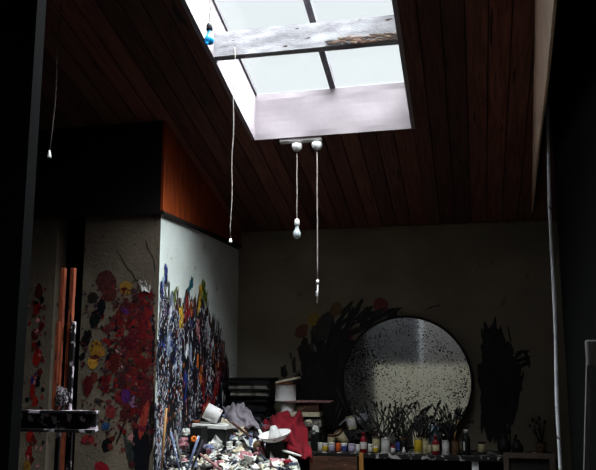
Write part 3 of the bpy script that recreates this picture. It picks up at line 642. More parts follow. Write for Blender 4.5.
# dark box that carries the tilted can and foil
xk = onb(357, 6.8).x
q = MB(); q.box((0, 0, .08), (.24, .16, .16)); tag(q.build('paint_box', M['soot'], None, bevel=.004, loc=(xk, 6.8, ZT)), 'black box behind the front jars carrying the spattered can and foil', 'box')
pcan = PY(352.5, 426, 6.76); tin('paint_tin', 'white spattered can tilted on top of the black box', 'can', (pcan.x, 6.76, ZT + .175), .042, .115, 'lab_cream', 'lab_white', None, Matrix.Rotation(radians(-13), 4, 'Y'), None)
# crumpled lumps: paper, foil, rags
def lump(seed, n=10, amp=.55, flat=.6):
    q = MB(); rnd = random.Random(seed)
    bmv = []
    for j in range(n + 1):
        th = pi * j / n
        for i in range(n * 2):
            ph = 2 * pi * i / (n * 2); d = Vector((sin(th) * cos(ph), sin(th) * sin(ph), cos(th)))
            k = 1 + amp * noise.noise(d * 1.9 + Vector((seed * 3.1, 0, 0))) + amp * .8 * abs(noise.noise(d * 4.3 + Vector((0, seed * 1.7, 0)))) - amp * .3
            bmv.append(Vector((d.x * k, d.y * k, d.z * k * flat)))
    q.v = bmv; w = n * 2
    for j in range(n):
        for i in range(w): q.face([j * w + i, j * w + (i + 1) % w, (j + 1) * w + (i + 1) % w, (j + 1) * w + i])
    return q
def put_lump(name, label, cat, px, py, y, wpx, hpx, m_, seed, depth=None, group=None):
    p = PY(px, py, y); k = y / F * .985
    o = lump(seed).build(name, M[m_], None, False, loc=p); o.scale = (wpx * k / 2 * .85, (depth or wpx * k / 2 * .8), hpx * k / 2 / .6 * .85)
    return tag(o, label, cat, group)
put_lump('crumpled_foil', 'crumpled silver foil on the black box below the mirror', 'foil', 362.5, 419, 6.74, 14, 13, 'foil', 3)
put_lump('paint_rag', 'dusky grey violet rag over the tins before the mirror', 'rag', 419, 424, 6.74, 15, 14, 'grey_cloth', 5)
put_lump('paint_rag', 'dark rag slumped behind the light blue jar and white can', 'rag', 446, 429, 6.78, 20, 12, 'canvas_dark', 8)
put_lump('paint_rag', 'dark rag between the tipped tin and the red bottle', 'rag', 356, 435, 6.66, 12, 12, 'canvas_dark', 15)
# dark pots at the right end of the bench
for (px, w, h, lab) in ((504, 13, 16, 'squat black pot at the right, first beyond the ink bottle'), (517, 11, 12, 'small squat black pot, last on the bench, beside the leaning canvas')):
    y = 6.72; k = y / F
    t = thing('black_pot', lab, 'pot', onb(px, y)); q = MB(); r = w * k / 2
    q.lathe([(0, 0), (r * .7, 0), (r, h * k * .4), (r * .85, h * k * .75), (r * .5, h * k * .9), (r * .55, h * k), (r * .42, h * k), (r * .35, h * k * .7), (0, h * k * .6)], 20); q.build('body', M['soot'], t, True)
    q = MB(); q.lathe([(0, h * k * 1.0), (r * .6, h * k * 1.0), (r * .5, h * k * 1.1), (r * .1, h * k * 1.15), (0, h * k * 1.15)], 16); q.build('lid', M['black_plastic'], t, True)
jar(481.5, 6.7, 7, 11, 'soot', 'lab_cream', None, 'dim tin with a pale label between the ink bottle and black pots', 'paint_tin', 'tin', True)
jar(541, 6.72, 9, 12, 'tin_brown', 'tin_brown', None, 'brown tin of brushes at the far right of the bench', 'paint_tin', 'tin', True)

# ------------------------------------------------------------------ brushes
def brush_proto(hm):
    t = thing('paint_brush', 'x', 'brush'); L0 = .4
    q = MB(); q.tube([(0, 0, 0), (0, 0, .1), (0, 0, .22), (0, 0, .3)], [.003, .0055, .006, .0045], 7); a = q.build('handle', M[hm], t, True)
    q = MB(); q.tube([(0, 0, .295), (0, 0, .345)], [.005, .0075], 7); b = q.build('ferrule', M['ferrule'], t, True)
    q = MB(); q.tube([(0, 0, .34), (0, 0, .37), (0, 0, .4)], [.0075, .0095, .004], 7); c = q.build('bristles', M['bristle'], t, True)
    KIDS[t.name] = [a, b, c]; return t
PROT = [brush_proto('handle_dark')]
first = [True]
def brush(base, tip, label, group, thick=1.2):
    base = Vector(base); tip = Vector(tip); d = tip - base
    rot = d.to_track_quat('Z', 'Y').to_matrix().to_4x4(); s = d.length / .4
    if first[0]:
        first[0] = False; t = PROT[0]; t.location = base; t.rotation_euler = rot.to_euler(); t.scale = (thick, thick, s); t['label'] = label; t['group'] = group
        return t
    return dup(PROT[0], base, rot, label, group, (thick, thick, s))
GB = 'dark brushes standing before the mirror'
LB = 'dark paint brush standing among the cluster of brushes before the round mirror'
for (px, y, w, h) in ((376.4, 6.66, 8.4, 14.6), (385.4, 6.58, 8.4, 14.4), (403.5, 6.62, 7.6, 14.4), (398.5, 6.66, 6.5, 12), (418, 6.6, 7.8, 15.2), (425.2, 6.63, 7, 14), (445.6, 6.57, 7, 13.4), (455.2, 6.59, 7.4, 14)):
    b = onb(px, y); k = y / F; r = w * k / 2 * .5; hh = h * k * .72
    for i in range(7):
        a = U(0, 2 * pi); bb = b + Vector((r * cos(a), r * sin(a), hh)); ln = U(.16, .34)
        tl = U(-.24, .24); tip = bb + Vector((tl * ln / .34 * 1.1, U(-.02, .16), ln)); 
        if tip.y > 6.86: tip.y = 6.86
        brush(bb, tip, LB, GB, U(.8, 1.25))
b = onb(455.2, yf_ + .04); hh = 14 * yf_ / F * .7
pb_ = b + Vector((-.02, 0, hh)); tp = PY(460.5, 411, 6.6)
t = brush(pb_, tp, 'pale wooden brush sticking out of the rusty brown can', 'single pale brush'); 
for ch in bpy.data.objects:
    if ch.parent == t and ch.name.startswith('handle'):
        ch.data = ch.data.copy(); ch.data.materials[0] = M['handle_wood']
del t['group']
b = onb(541, 6.72); hh = 12 * 6.72 / F * .7
for i, (px, py) in enumerate(((532, 418), (536, 421), (529, 424), (545, 420), (539, 416))):
    tp = PY(px, py, 6.72); brush(b + Vector((U(-.015, .015), U(-.01, .01), hh)), tp, 'dark brush standing in the brown tin at the far right', 'brushes in the right tin', 1.2)
# long sticks at the left of the mirror
for (a_, b_, y, r, lab) in (((336.5, 388), (351, 421), 6.8, .011, 'long dark stick standing in the tilted spattered can'), ((343, 402), (330, 442), 6.84, .008, 'thin dark stick leaning on the wall behind the brown tin'), ((341, 397), (326, 441), 6.86, .007, 'thinnest dark stick leaning on the wall, left of the others')):
    p = PY(*a_, y); qq = PY(*b_, y - .03); m = MB(); m.tube([p, p.lerp(qq, .5), qq], [r * .9, r, r * 1.05], 8); tag(m.build('wooden_stick', M['handle_dark'] if r < .01 else M['dark_wood'], None, True), lab, 'stick')
p = PY(339.5, 425, 6.7); qq = PY(347, 418, 6.7); m = MB(); m.bar(p, qq, .022, .012); tag(m.build('palette_knife', M['foil'], None, bevel=.002), 'pale palette knife lying against the spattered can', 'knife')

# ------------------------------------------------------------------ stack of portfolios, buckets, boards on the left of the bench
z = ZT; specs = [(.36, .30, .05, 2), (.34, .29, .045, -3), (.37, .3, .05, 1), (.35, .28, .04, 4), (.33, .28, .045, -5), (.32, .26, .05, 3), (.36, .28, .03, -2), (.38, .30, .04, 3), (.40, .3, .045, -3), (.40, .30, .03, 1)]
tot = sum(s[2] for s in specs); ztop = PY(245, 378, 6.6).z; fz = (ztop - z) / tot
names = ['lowest', 'second from the bottom', 'third from the bottom', 'fourth from the bottom', 'fifth from the bottom', 'sixth from the bottom', 'seventh from the bottom', 'third from the top', 'second from the top', 'topmost']
cx = PY(245, 390, 6.72).x
for i, (w, d, h, a) in enumerate(specs):
    h *= fz; t = thing('portfolio', 'black portfolio, %s of the stack by the chimney block' % names[i], 'portfolio', (max(cx + U(-.012, .012), XS + .23), 6.78 + U(-.01, .01), z), (0, 0, radians(a)), 'black portfolios in the stack')
    q = MB(); q.box((0, 0, h * .1), (w, d, h * .2)); q.box((0, 0, h * .9), (w, d, h * .2)); q.box((0, d / 2 - .004, h * .5), (w, .008, h * .6)); q.build('cover', M['portfolio'], t)
    q = MB(); q.box((-.004, -.004, h * .5), (w - .03, d - .03, h * .6)); q.build('pages', M['page_edge'] if i in (2, 3, 7, 8) else M['portfolio'], t)
    z += h
# paint kettle tower: boards, small white tub, big white bucket, board lid
ytw = 6.6
def slab(name, label, cat, px0, px1, py0, py1, y, depth, mname, a=0, m2=None):
    p0 = PY(px0, py0, y); p1 = PY(px1, py1, y); w = p1.x - p0.x; h = abs(p0.z - p1.z)
    t = thing(name, label, cat, ((p0.x + p1.x) / 2, y + depth / 2, min(p0.z, p1.z)), (0, 0, radians(a)))
    q = MB(); q.box((0, 0, h / 2), (w, depth, h)); o = q.build('cover' if m2 else 'board', M[mname], t, bevel=.002)
    if m2: q = MB(); q.box((0, -.003, h / 2), (w - .01, depth, h * .7)); q.build('pages', M[m2], t)
    return t
zb2 = PY(290, 417, ytw).z
# books under the tower fill from bench to the white-edged book
hcol = (zb2 - ZT) / 3
p0 = PY(304, 417, ytw)
for i, (mn, nm) in enumerate((('soot', 'black covered book at the bottom under the white bucket'), ('brown_wood', 'brown covered book second from the bottom under the white bucket'), ('soot', 'black covered book directly under the long white-edged book'))):
    t = thing('book', nm, 'book', (p0.x - .02 + .01 * i, ytw + .14, ZT + hcol * i), (0, 0, radians((3, -4, 2)[i])))
    q = MB(); q.box((0, 0, hcol * .08), (.30, .24, hcol * .16)); q.box((0, 0, hcol * .92), (.30, .24, hcol * .16)); q.box((0, .116, hcol * .5), (.30, .008, hcol * .68)); q.build('cover', M[mn], t)
    q = MB(); q.box((0, -.002, hcol * .5), (.285, .225, hcol * .68)); q.build('pages', M['page_edge'], t)
slab('book', 'long white-edged book right of the small white tub', 'book', 279, 319, 412, 417, ytw, .22, 'cream_paper', 1)
p0 = PY(288.5, 412, ytw + .1)
tin('plaster_tub', 'small white tub under the large white bucket', 'tub', (p0.x, ytw + .09, PY(288, 412, ytw).z), .066, .1, 'pot_white')
zbk = PY(288, 401.5, ytw).z
q = slab('bundle', 'brown bundle of papers wedged above the white-edged book', 'bundle', 297.5, 319, 403.5, 411.6, ytw + .02, .18, 'brown_wood', -2)
slab('board', 'thin pinkish board below the large white bucket', 'board', 284, 330, 401, 403, ytw, .2, 'pinkish', 1)
bk = tin('bucket', 'large white bucket spotted with red beside the sooty wall', 'bucket', (PY(285.5, 401, ytw + .1).x, ytw + .1, zbk), .094, .155, 'pot_white')
q = MB(); q.lathe([(.096, .147), (.101, .149), (.101, .158), (.096, .16), (.091, .158)], 28); o = q.build('rim', M['rust'], bk, True)
zt_ = zbk + .165
t = thing('board', 'tilted cream board lying across the top of the large bucket', 'board', (PY(286, 383, ytw).x, ytw + .08, zt_ + .02), Matrix.Rotation(radians(-12), 4, 'Y'))
q = MB(); q.box((0, 0, 0), (.2, .14, .018)); q.build('board', M['cream_paper'], t, bevel=.002)
# spool of tape and jar behind
tin('paint_jar', 'small glinting glass jar in the dark gap left of the bucket', 'jar', (PY(267, 415, 6.72).x, 6.72, ZT), .035, .32, 'soot', 'foil')
put_lump('crumpled_paper', 'small white paper ball right of the red cloth', 'paper', 315.5, 430, 6.6, 8, 10, 'white_paper', 21)
pp = PY(315.5, 434, 6.6); q = MB(); q.box((0, 0, (pp.z - ZT) / 2), (.07, .1, pp.z - ZT)); tag(q.build('paint_box', M['soot'], None, bevel=.003, loc=(pp.x, 6.62, ZT)), 'upright black box under the small white paper ball', 'box')
put_lump('crumpled_paper', 'pale paper scrap at the edge of the books above the red cloth', 'paper', 309, 422, 6.56, 7, 6, 'cream_paper', 22)

# ------------------------------------------------------------------ wooden drawer and post under the bench
p0 = PY(311, 455, 6.3); p1 = PY(358, 455, 6.3); zt0 = p0.z; w = p1.x - p0.x
t = thing('wooden_crate', 'worn brown wooden crate under the bench edge', 'crate', ((p0.x + p1.x) / 2, 6.37, 0))
q = MB()
for (zz, hh) in ((zt0 - .06, .115), (zt0 - .36, .115), (zt0 - .53, .11)): q.box((0, -.12, zz), (w, .018, hh))
q.build('front_slats', M['brown_wood'], t, bevel=.002)
q = MB(); q.box((-w / 2 + .01, 0, zt0 / 2), (.02, .23, zt0)); q.box((w / 2 - .01, 0, zt0 / 2), (.02, .23, zt0)); q.box((0, .11, zt0 / 2), (w - .04, .015, zt0)); q.box((0, 0, .02), (w - .04, .21, .02)); q.build('frame', M['dark_wood'], t)
q = MB(); q.box((0, -.005, zt0 - .26), (w - .05, .2, .015)); q.build('shelf', M['dark_wood'], t)
for i, px in enumerate((339, 350)):
    p = PY(px, 469, 6.36); q = MB(); q.box((0, 0, .06), (.075, .12, .12)); tag(q.build('paper_bundle', M['white_paper'], None, bevel=.003, loc=(p.x, 6.37, zt0 - .2525)), ('white paper bundle in the crate below the bench, nearer its middle', 'white paper bundle in the crate below the bench, nearer the yellow post')[i], 'paper')
p0 = PY(361.3, 453, 6.27); q = MB(); q.box((p0.x, 6.27, p0.z / 2), (.036, .03, p0.z)); tag(q.build('wooden_post', M['yellow_wood'], None, bevel=.003), 'yellow wooden post standing at the right of the crate', 'post')
# leaning canvas at right
t0 = PY(503, 449, 6.25); t1 = PY(555, 457, 6.25)
t = thing('stretched_canvas', 'dark canvas with brown stretcher leaning before the right of the bench', 'canvas', ((t0.x + t1.x) / 2, 6.2, 0), (radians(-4), 0, 0))
w = t1.x - t0.x; h = (t0.z + t1.z) / 2
q = MB()
q.box((0, 0, h - .02), (w, .025, .04)); q.box((0, 0, .02), (w, .025, .04)); q.box((-w / 2 + .02, 0, h / 2), (.04, .0249, h - .08)); q.box((w / 2 - .02, 0, h / 2), (.04, .0249, h - .08)); q.build('stretcher', M['stretcher'], t, bevel=.002)
q = MB(); q.box((0, .0155, h / 2), (w, .006, h)); q.build('canvas', M['canvas_dark'], t)

# ------------------------------------------------------------------ easels
ye = 4.35
def epx(px, py): return PY(px, py, ye)
t = thing('easel', 'paint-crusted wooden easel before the dark doorway', 'easel', (epx(69, 400).x, ye, 0)); o_ = t.location.copy()
for (px, pyt) in ((64, 268), (73.6, 268)):
    a = epx(px, pyt); q = MB(); zl_ = epx(60, 428).z; q.box(Vector((a.x, ye, (a.z + zl_) / 2)) - o_, (.028, .03, a.z - zl_)); q.build('mast', M['easel'], t, bevel=.003)
for (px, pyt, wpx) in ((61, 322, 4.5), (76, 322, 5)):
    a = epx(px, pyt); b = epx(px, 413); q = MB(); q.box(Vector((a.x, ye - .028, (a.z + b.z) / 2)) - o_, (.026, .022, a.z - b.z)); q.build('upright', M['easel_splashed'] if px > 70 else M['easel'], t, bevel=.003)
za = epx(60, 409).z; zb = epx(60, 430).z; xa = epx(28, 420).x; xb_ = epx(102, 420).x
q = MB(); q.box(Vector(((xa + xb_) / 2, ye - .06, (za + zb) / 2)) - o_, (xb_ - xa, .035, za - zb - .03)); q.build('tray_front', M['easel_splashed'], t, bevel=.003)
q = MB(); q.box(Vector(((xa + xb_) / 2, ye - .075, za - .012)) - o_, (xb_ - xa, .09, .018)); q.box(Vector(((xa + xb_) / 2, ye - .075, zb + .006)) - o_, (xb_ - xa, .09, .018)); q.build('tray_ledge', M['easel_splashed'], t, bevel=.003)
q = MB(); c0 = epx(66, 398); q.v += [Vector((c0.x - .03, ye - .05, za)) - o_]; q = lump(31); 
o = q.build('clamp', M['easel_splashed'], t); o.location = Vector((c0.x, ye - .045, c0.z)) - o_; o.scale = (.045, .03, .12)
for (px) in (61, 73):
    a = epx(px, 430); q = MB(); q.box(Vector((a.x, ye - .028, a.z / 2)) - o_, (.026, .022, a.z)); q.build('leg', M['easel_splashed'], t)
q = MB(); q.bar(Vector((epx(69, 300).x, ye + .02, 1.75)) - o_, Vector((epx(69, 300).x * 1.07, ye * 1.07 + .02, 0)) - o_, .03, .03); q.build('leg', M['easel'], t)
# easel at the right, cut by the frame
yr2 = 3.2; a = PY(591, 340, yr2); b = PY(591, 367, yr2)
t = thing('easel', 'dim grey easel at the right beside the black partition', 'easel', (a.x + .01, yr2, 0)); o_ = t.location.copy()
q = MB(); q.box(Vector((a.x + .012, yr2 - .01, (a.z + b.z) / 2)) - o_, (.07, .05, a.z - b.z)); q.build('head_clamp', M['grey_wood'], t, bevel=.008)
e0 = PY(588.5, 360, yr2 + .02); e1 = PY(586, 470, yr2 + .02); d = e1 - e0; e1 = e0 + d * ((e0.z - 0) / -d.z)
q = MB(); q.bar(e0 - o_, e1 - o_, .016, .03, (0, 1, 0)); q.build('leg', M['grey_wood'], t)
q = MB(); q.bar(Vector((a.x + .035, yr2 + .03, b.z + .02)) - o_, Vector((a.x + .08, yr2 + .1, 0)) - o_, .02, .03, (0, 1, 0)); q.build('leg', M['dark_wood'], t)

# ------------------------------------------------------------------ the heap
def heap_z(x, y):
    zc = .72 + .26 * (y - 5.2)
    zc += .05 * noise.noise(Vector((x * 5, y * 5, 0))) + .03 * noise.noise(Vector((x * 11, y * 11, 4)))
    k = min(1, max(0, (x + 1.85) / .4)); zc -= .17 * k * k * (3 - 2 * k) * min(1, max(0, (y - 5.3) / .5))
    e = min(1, max(0, (-1.0 - .3 * max(0, y - 5.1) - x) / .2)) * min(1, max(0, (y - 4.4) / .68)) * min(1, max(0, (6.5 - y) / .12))
    return max(.0, zc * (e * e * (3 - 2 * e)))
m = MB(); hx0, hx1, hy0, hy1 = XS + .015, -.96, 4.38, 6.49
m.grid(lambda a, b: (hx0 + (hx1 - hx0) * a, hy0 + (hy1 - hy0) * b, heap_z(hx0 + (hx1 - hx0) * a, hy0 + (hy1 - hy0) * b)), 60, 80)
m.poly([(hx0, hy0, 0.001), (hx0, hy1, 0.001), (hx1, hy1, 0.001), (hx1, hy0, 0.001)])
tag(m.build('debris', M['debris'], None, False), 'great dark heap of studio litter below the painted block', 'debris', None, 'stuff')
# sheets and scraps
def sheet(seed, w=1.0, h=.75, curl=.16):     # folded, creased paper with straight facets
    q = MB(); rnd = random.Random(seed); n = 5
    f1 = rnd.uniform(-.3, .3); s1 = rnd.uniform(-1.2, 1.2); a1 = rnd.uniform(0, pi); a2 = rnd.uniform(0, pi)
    def fn(u, v):
        x = (u - .5) * w; y = (v - .5) * h
        x += .06 * noise.noise(Vector((u * 4, v * 4, seed))); y += .06 * noise.noise(Vector((u * 4, v * 4, seed + 5)))
        z = s1 * abs(x * cos(a1) + y * sin(a1) - f1 * .4) * .7 + .5 * abs(x * cos(a2) + y * sin(a2)) + .16 * noise.noise(Vector((x * 6, y * 6, seed)))
        return (x, y, z)
    q.grid(fn, n, n); return q
def box_scrap():
    q = MB(); q.box((0, 0, 0), (1, .55, .35)); return q
protos = {}
for mn in ('white_paper', 'cream_paper', 'blue_paper', 'dark_paper', 'pink_paper'):
    protos[mn] = []
    for sd in range(4):
        o = sheet(sd * 7 + len(mn) + ord(mn[0]), 1, U(.25, .8), .3); protos[mn].append(o)
MESH = {}
SC = {'white_paper': ('torn white paper scrap lying in the litter of the heap', 'white paper scraps on the heap'),
      'cream_paper': ('cream paper scrap lying in the litter of the heap', 'cream paper scraps on the heap'),
      'blue_paper': ('blue-grey paper scrap lying in the litter of the heap', 'blue-grey scraps on the heap'),
      'dark_paper': ('dark paint-smeared scrap lying in the litter of the heap', 'dark scraps on the heap'),
      'pink_paper': ('pinkish stained scrap lying in the litter of the heap', 'pink scraps on the heap')}
def place_scrap(mn, x, y, s, lift=.012):
    z = heap_z(x, y)
    if z < .2: return
    k = random.randrange(6)
    key = (mn, k)
    if key not in MESH:
        q = protos[mn][k] if k < 4 else lump(k * 5 + len(mn) + ord(mn[0]), 4, 1.1, .8)
        if k >= 4: q.v = [p * .42 for p in q.v]
        o = q.build('paper_scrap', M[mn], None, False, solid=0 if k >= 4 else .03); MESH[key] = o
    else:
        o = MESH[key].copy(); COL.objects.link(o)
    o.location = (x, y, z + lift + (s * .22 if k >= 4 else s * .05)); o.scale = (s, s, s)
    o.rotation_euler = (radians(U(-6, 34)), radians(U(-24, 24)), U(0, 2 * pi))
    tag(o, SC[mn][0], 'paper', SC[mn][1])
nsc = 0
while nsc < 290:
    y = 5.0 + 1.3 * R() ** 1.3; x = U(XS + .07, -1.05 - .3 * max(0, y - 5.1))
    if heap_z(x, y) < .3: continue
    dv = Vector((x, y, heap_z(x, y))) - EYE; dd = dv.dot(_f)
    if 235 - F * dv.dot(_u) / dd > 474 or abs(dv.x) < .1: continue
    nsc += 1
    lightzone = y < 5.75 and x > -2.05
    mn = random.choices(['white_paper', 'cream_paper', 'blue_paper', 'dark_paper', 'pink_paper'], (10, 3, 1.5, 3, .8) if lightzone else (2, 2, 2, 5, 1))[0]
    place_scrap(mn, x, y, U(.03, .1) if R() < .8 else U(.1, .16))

m = MB(); cnt_ = 0
while cnt_ < 1500:
    y = 4.98 + 1.3 * R() ** 1.4; x = U(XS + .07, -1.02 - .3 * max(0, y - 5.1)); z = heap_z(x, y)
    if z < .35: continue
    cnt_ += 1; c = Vector((x, y, z + U(.0, .03))); sz = U(.012, .04); up_ = Vector((U(-.7, .7), U(-1, .3), 1)).normalized(); t1_ = up_.cross(Vector((R(), R(), .2))).normalized(); t2_ = up_.cross(t1_); asp = U(.25, .9)
    cc = jit(random.choices([(224, 224, 218), (196, 190, 174), (120, 118, 124), (40, 38, 42), (24, 22, 24), (130, 60, 62), (90, 100, 130)], (10, 4, 3, 4, 4, .7, 1))[0])
    b0 = len(m.v); m.v += [c - t1_ * sz - t2_ * sz * asp, c + t1_ * sz * U(.6, 1) - t2_ * sz * asp, c + t1_ * sz + t2_ * sz * asp, c - t1_ * sz * U(.5, 1) + t2_ * sz * asp * U(.6, 1), c + up_ * sz * U(.1, .5)]
    for k in range(4): m.face([b0 + k, b0 + (k + 1) % 4, b0 + 4], cc)
tag(m.build('shredded_paper', M['daub'], None), 'fine shreds and flakes of paper strewn all over the heap', 'paper', None, 'stuff')

# larger named pieces on the heap
def onheap(px, py):        # sight line down to the heap surface
    y = 6.4
    for _ in range(400):
        p = PY(px, py, y)
        y -= .005
        if p.z <= heap_z(p.x, p.y) + .0: pass
    y = 4.9
    while y < 6.6:
        p = PY(px, py, y)
        if p.z <= heap_z(p.x, p.y): return p
        y += .01
    return PY(px, py, 6.3)
def support(name, label, p, w, d, mname='dark_wood', bottom=None):   # dark carton filling between heap and a piece lying above it
    zb_ = heap_z(p.x, p.y) - .06
    if p.z - zb_ < .02: return
    q = MB(); q.box((0, 0, (p.z - zb_) / 2), (w, d, p.z - zb_)); return tag(q.build(name, M[mname], None, bevel=.004, loc=(p.x, p.y, zb_)), label, 'box')
# white pot tipped on its side, on white boards, on a dark carton
yb_ = 5.75
pw_ = PY(214, 428.5, yb_); support('carton', 'dark carton under the white board and tipped pot', pw_, .26, .2, 'soot')
t = thing('board', 'white-edged board carrying the tipped white pot', 'board', pw_ + Vector((0, 0, .022)), (0, radians(2), radians(-4)))
q = MB(); q.box((0, 0, 0), (.29, .2, .03)); q.build('board', M['white_paper'], t, bevel=.004)
q = MB(); q.lathe([(0, 0), (.03, 0), (.034, .01), (.03, .02), (0, .02)], 14, Matrix.Translation((-.14, -.03, .015))); q.build('stain_lump', M['rust'], t, True)
pt_ = PY(214, 414, yb_)
Rm = Matrix.Rotation(radians(-62), 4, 'Y') @ Matrix.Rotation(radians(14), 4, 'X')
t = tin('pot', 'white pot tipped on its side on the white-edged board', 'pot', (pt_.x + .045, yb_, pw_.z + .085), .062, .13, 'pot_white', None, None, Rm)
q = MB(); q.lathe([(.062, .122), (.068, .124), (.068, .133), (.062, .135), (.057, .132)], 24); q.build('rim', M['rust'], t, True)
# red rag behind the pot
put_lump('paint_rag', 'small red rag behind the tipped white pot', 'rag', 207, 408, 6.0, 16, 12, 'lab_red', 41)
# grey cloth and red cloth
def drape(name, label, cat, corners, ys, mname, bulge, folds, nseed, nu=36, nv=30, outline=.0):
    (c00, c10, c11, c01) = corners; (y0, y1) = ys
    q = MB()
    def fn(a, b):
        ea = .5 - .5 * cos(pi * a) if outline else a
        px = (c00[0] * (1 - a) + c10[0] * a) * (1 - b) + (c01[0] * (1 - a) + c11[0] * a) * b
        py = (c00[1] * (1 - a) + c10[1] * a) * (1 - b) + (c01[1] * (1 - a) + c11[1] * a) * b
        px += 3.0 * noise.noise(Vector((a * 3, b * 3, nseed))); py += 3.0 * noise.noise(Vector((a * 3, b * 3, nseed + 9)))
        arch = sin(pi * a) ** .7 
        py -= outline * arch * (1 - b)
        y = y0 + (y1 - y0) * b
        p = PY(px, py, y)
        w = bulge * sin(pi * min(1, max(0, a))) * sin(pi * (b * .9 + .1) if b < 1 else 0)
        f = folds * 1.3 * (sin((a * 5 + b * 2.4 + 2 * noise.noise(Vector((a * 2, b * 2, nseed)))) * 3.2) * .6 + noise.noise(Vector((a * 7, b * 4, nseed + 2))) * 1.2)
        return p + Vector((f * .25, -w - f * .7, f * .7 + w * .2))
    q.grid(fn, nu, nv); o = q.build(name, M[mname], None, True, solid=.008); return tag(o, label, cat)
drape('red_cloth', 'rumpled deep red cloth thrown over the heap below the bucket', 'cloth', ((262, 426), (303, 417), (313, 461), (278, 449)), (6.36, 5.72), 'red_cloth', .12, .036, 3, outline=7)
drape('grey_cloth', 'crumpled grey cloth on the heap below the portfolio stack', 'cloth', ((222, 409), (244, 403), (260, 427), (232, 430)), (6.3, 5.95), 'grey_cloth', .06, .02, 11)
# white dish with cone
pd = PY(275, 441, 5.68); 
t = thing('dish', 'wide white dish with a pointed white cone on the red cloth', 'dish', pd + Vector((0, .02, .0)), (radians(11), radians(-7), 0))
q = MB(); q.lathe([(0, 0), (.05, .0), (.095, .018), (.122, .05), (.127, .055), (.118, .05), (.092, .026), (.05, .008), (0, .008)], 30); q.build('bowl', M['pot_white'], t, True)
q = MB(); q.lathe([(.06, .006), (.05, .04), (.036, .08), (.022, .112), (0, .118)], 20); q.build('cone', M['cap_white'], t, True)
support('carton', 'dark carton under the wide white dish', pd + Vector((0, .06, -.012)), .15, .12, 'soot')
# dark rag between grey cloth and dish
put_lump('paint_rag', 'dark rag between the grey cloth and the white dish', 'rag', 252, 437, 5.98, 24, 16, 'dark_paper', 51)
put_lump('paint_rag', 'dark maroon rag tucked above the white dish', 'rag', 268, 429, 6.05, 16, 10, 'maroon', 53)
# white cartons
def boxat(name, label, cat, px, py, w, d, h, mname, rz, rx=0, ry=0, lift=.0):
    p = onheap(px, py) ; q = MB(); q.box((0, 0, h / 2), (w, d, h)); 
    o = q.build(name, M[mname], None, bevel=.004, loc=p + Vector((0, .03, lift))); o.rotation_euler = (radians(rx), radians(ry), radians(rz)); return tag(o, label, cat)
boxat('carton', 'white carton lying askew in front of the white-edged board', 'box', 218, 441, .14, .06, .05, 'white_paper', -38, 18, 14, .03)
boxat('carton', 'small white carton below the tipped pot, right of the larger one', 'box', 226, 446, .12, .045, .035, 'white_paper', -48, 10, 8, .0)
boxat('carton', 'pale green carton in the front of the heap by the brushes', 'box', 203, 459, .11, .07, .04, 'lab_lightblue', 20, 20, 10, .01)
put_lump('crumpled_paper', 'blue-grey crumpled paper below the dark carton', 'paper', 207, 449, 5.5, 17, 11, 'blue_paper', 61)
put_lump('crumpled_paper', 'mauve crumpled paper left of the orange tape roll', 'paper', 184, 443, 5.5, 12, 14, 'pink_paper', 62)
put_lump('crumpled_paper', 'white crumpled paper at the far left of the heap', 'paper', 186, 432, 5.6, 10, 9, 'white_paper', 63)
# orange tape roll at the end of a dark tube
p = PY(194, 439, 5.4)
t = thing('tape_roll', 'small bright orange tape roll on the left of the heap', 'tape', p, (radians(80), 0, radians(20)))
q = MB(); q.lathe([(.008, -.01), (.022, -.01), (.024, 0), (.022, .012), (.008, .012), (.008, -.01)], 22); q.build('ring', M['orange_tape'], t, True)
q = MB(); q.box((p.x - .0, p.y + .1, (p.z + heap_z(p.x, p.y + .1)) / 2 + .0), (.09, .14, abs(p.z - heap_z(p.x, p.y + .1)) + .16)); tag(q.build('paint_box', M['soot'], None, bevel=.004), 'tall black box behind the orange tape roll', 'box')
# jar lying with brown end
p = onheap(255, 456)
t = tin('paint_jar', 'white jar lying with a brown end among the white scraps', 'jar', p + Vector((.0, .08, .045)), .042, .11, 'pot_white', None, 'tin_brown', Matrix.Rotation(radians(72), 4, 'X') @ Matrix.Rotation(radians(18), 4, 'Y'), None, False)
p = PY(252, 447, p.y + .05); q = MB(); q.tube([p + Vector((0, 0, -.06)), PY(250.5, 433, p.y)], [.012, .016], 8); tag(q.build('paint_brush', M['blue_paper'], None, True), 'short pale wide brush standing beside the white jar', 'brush')
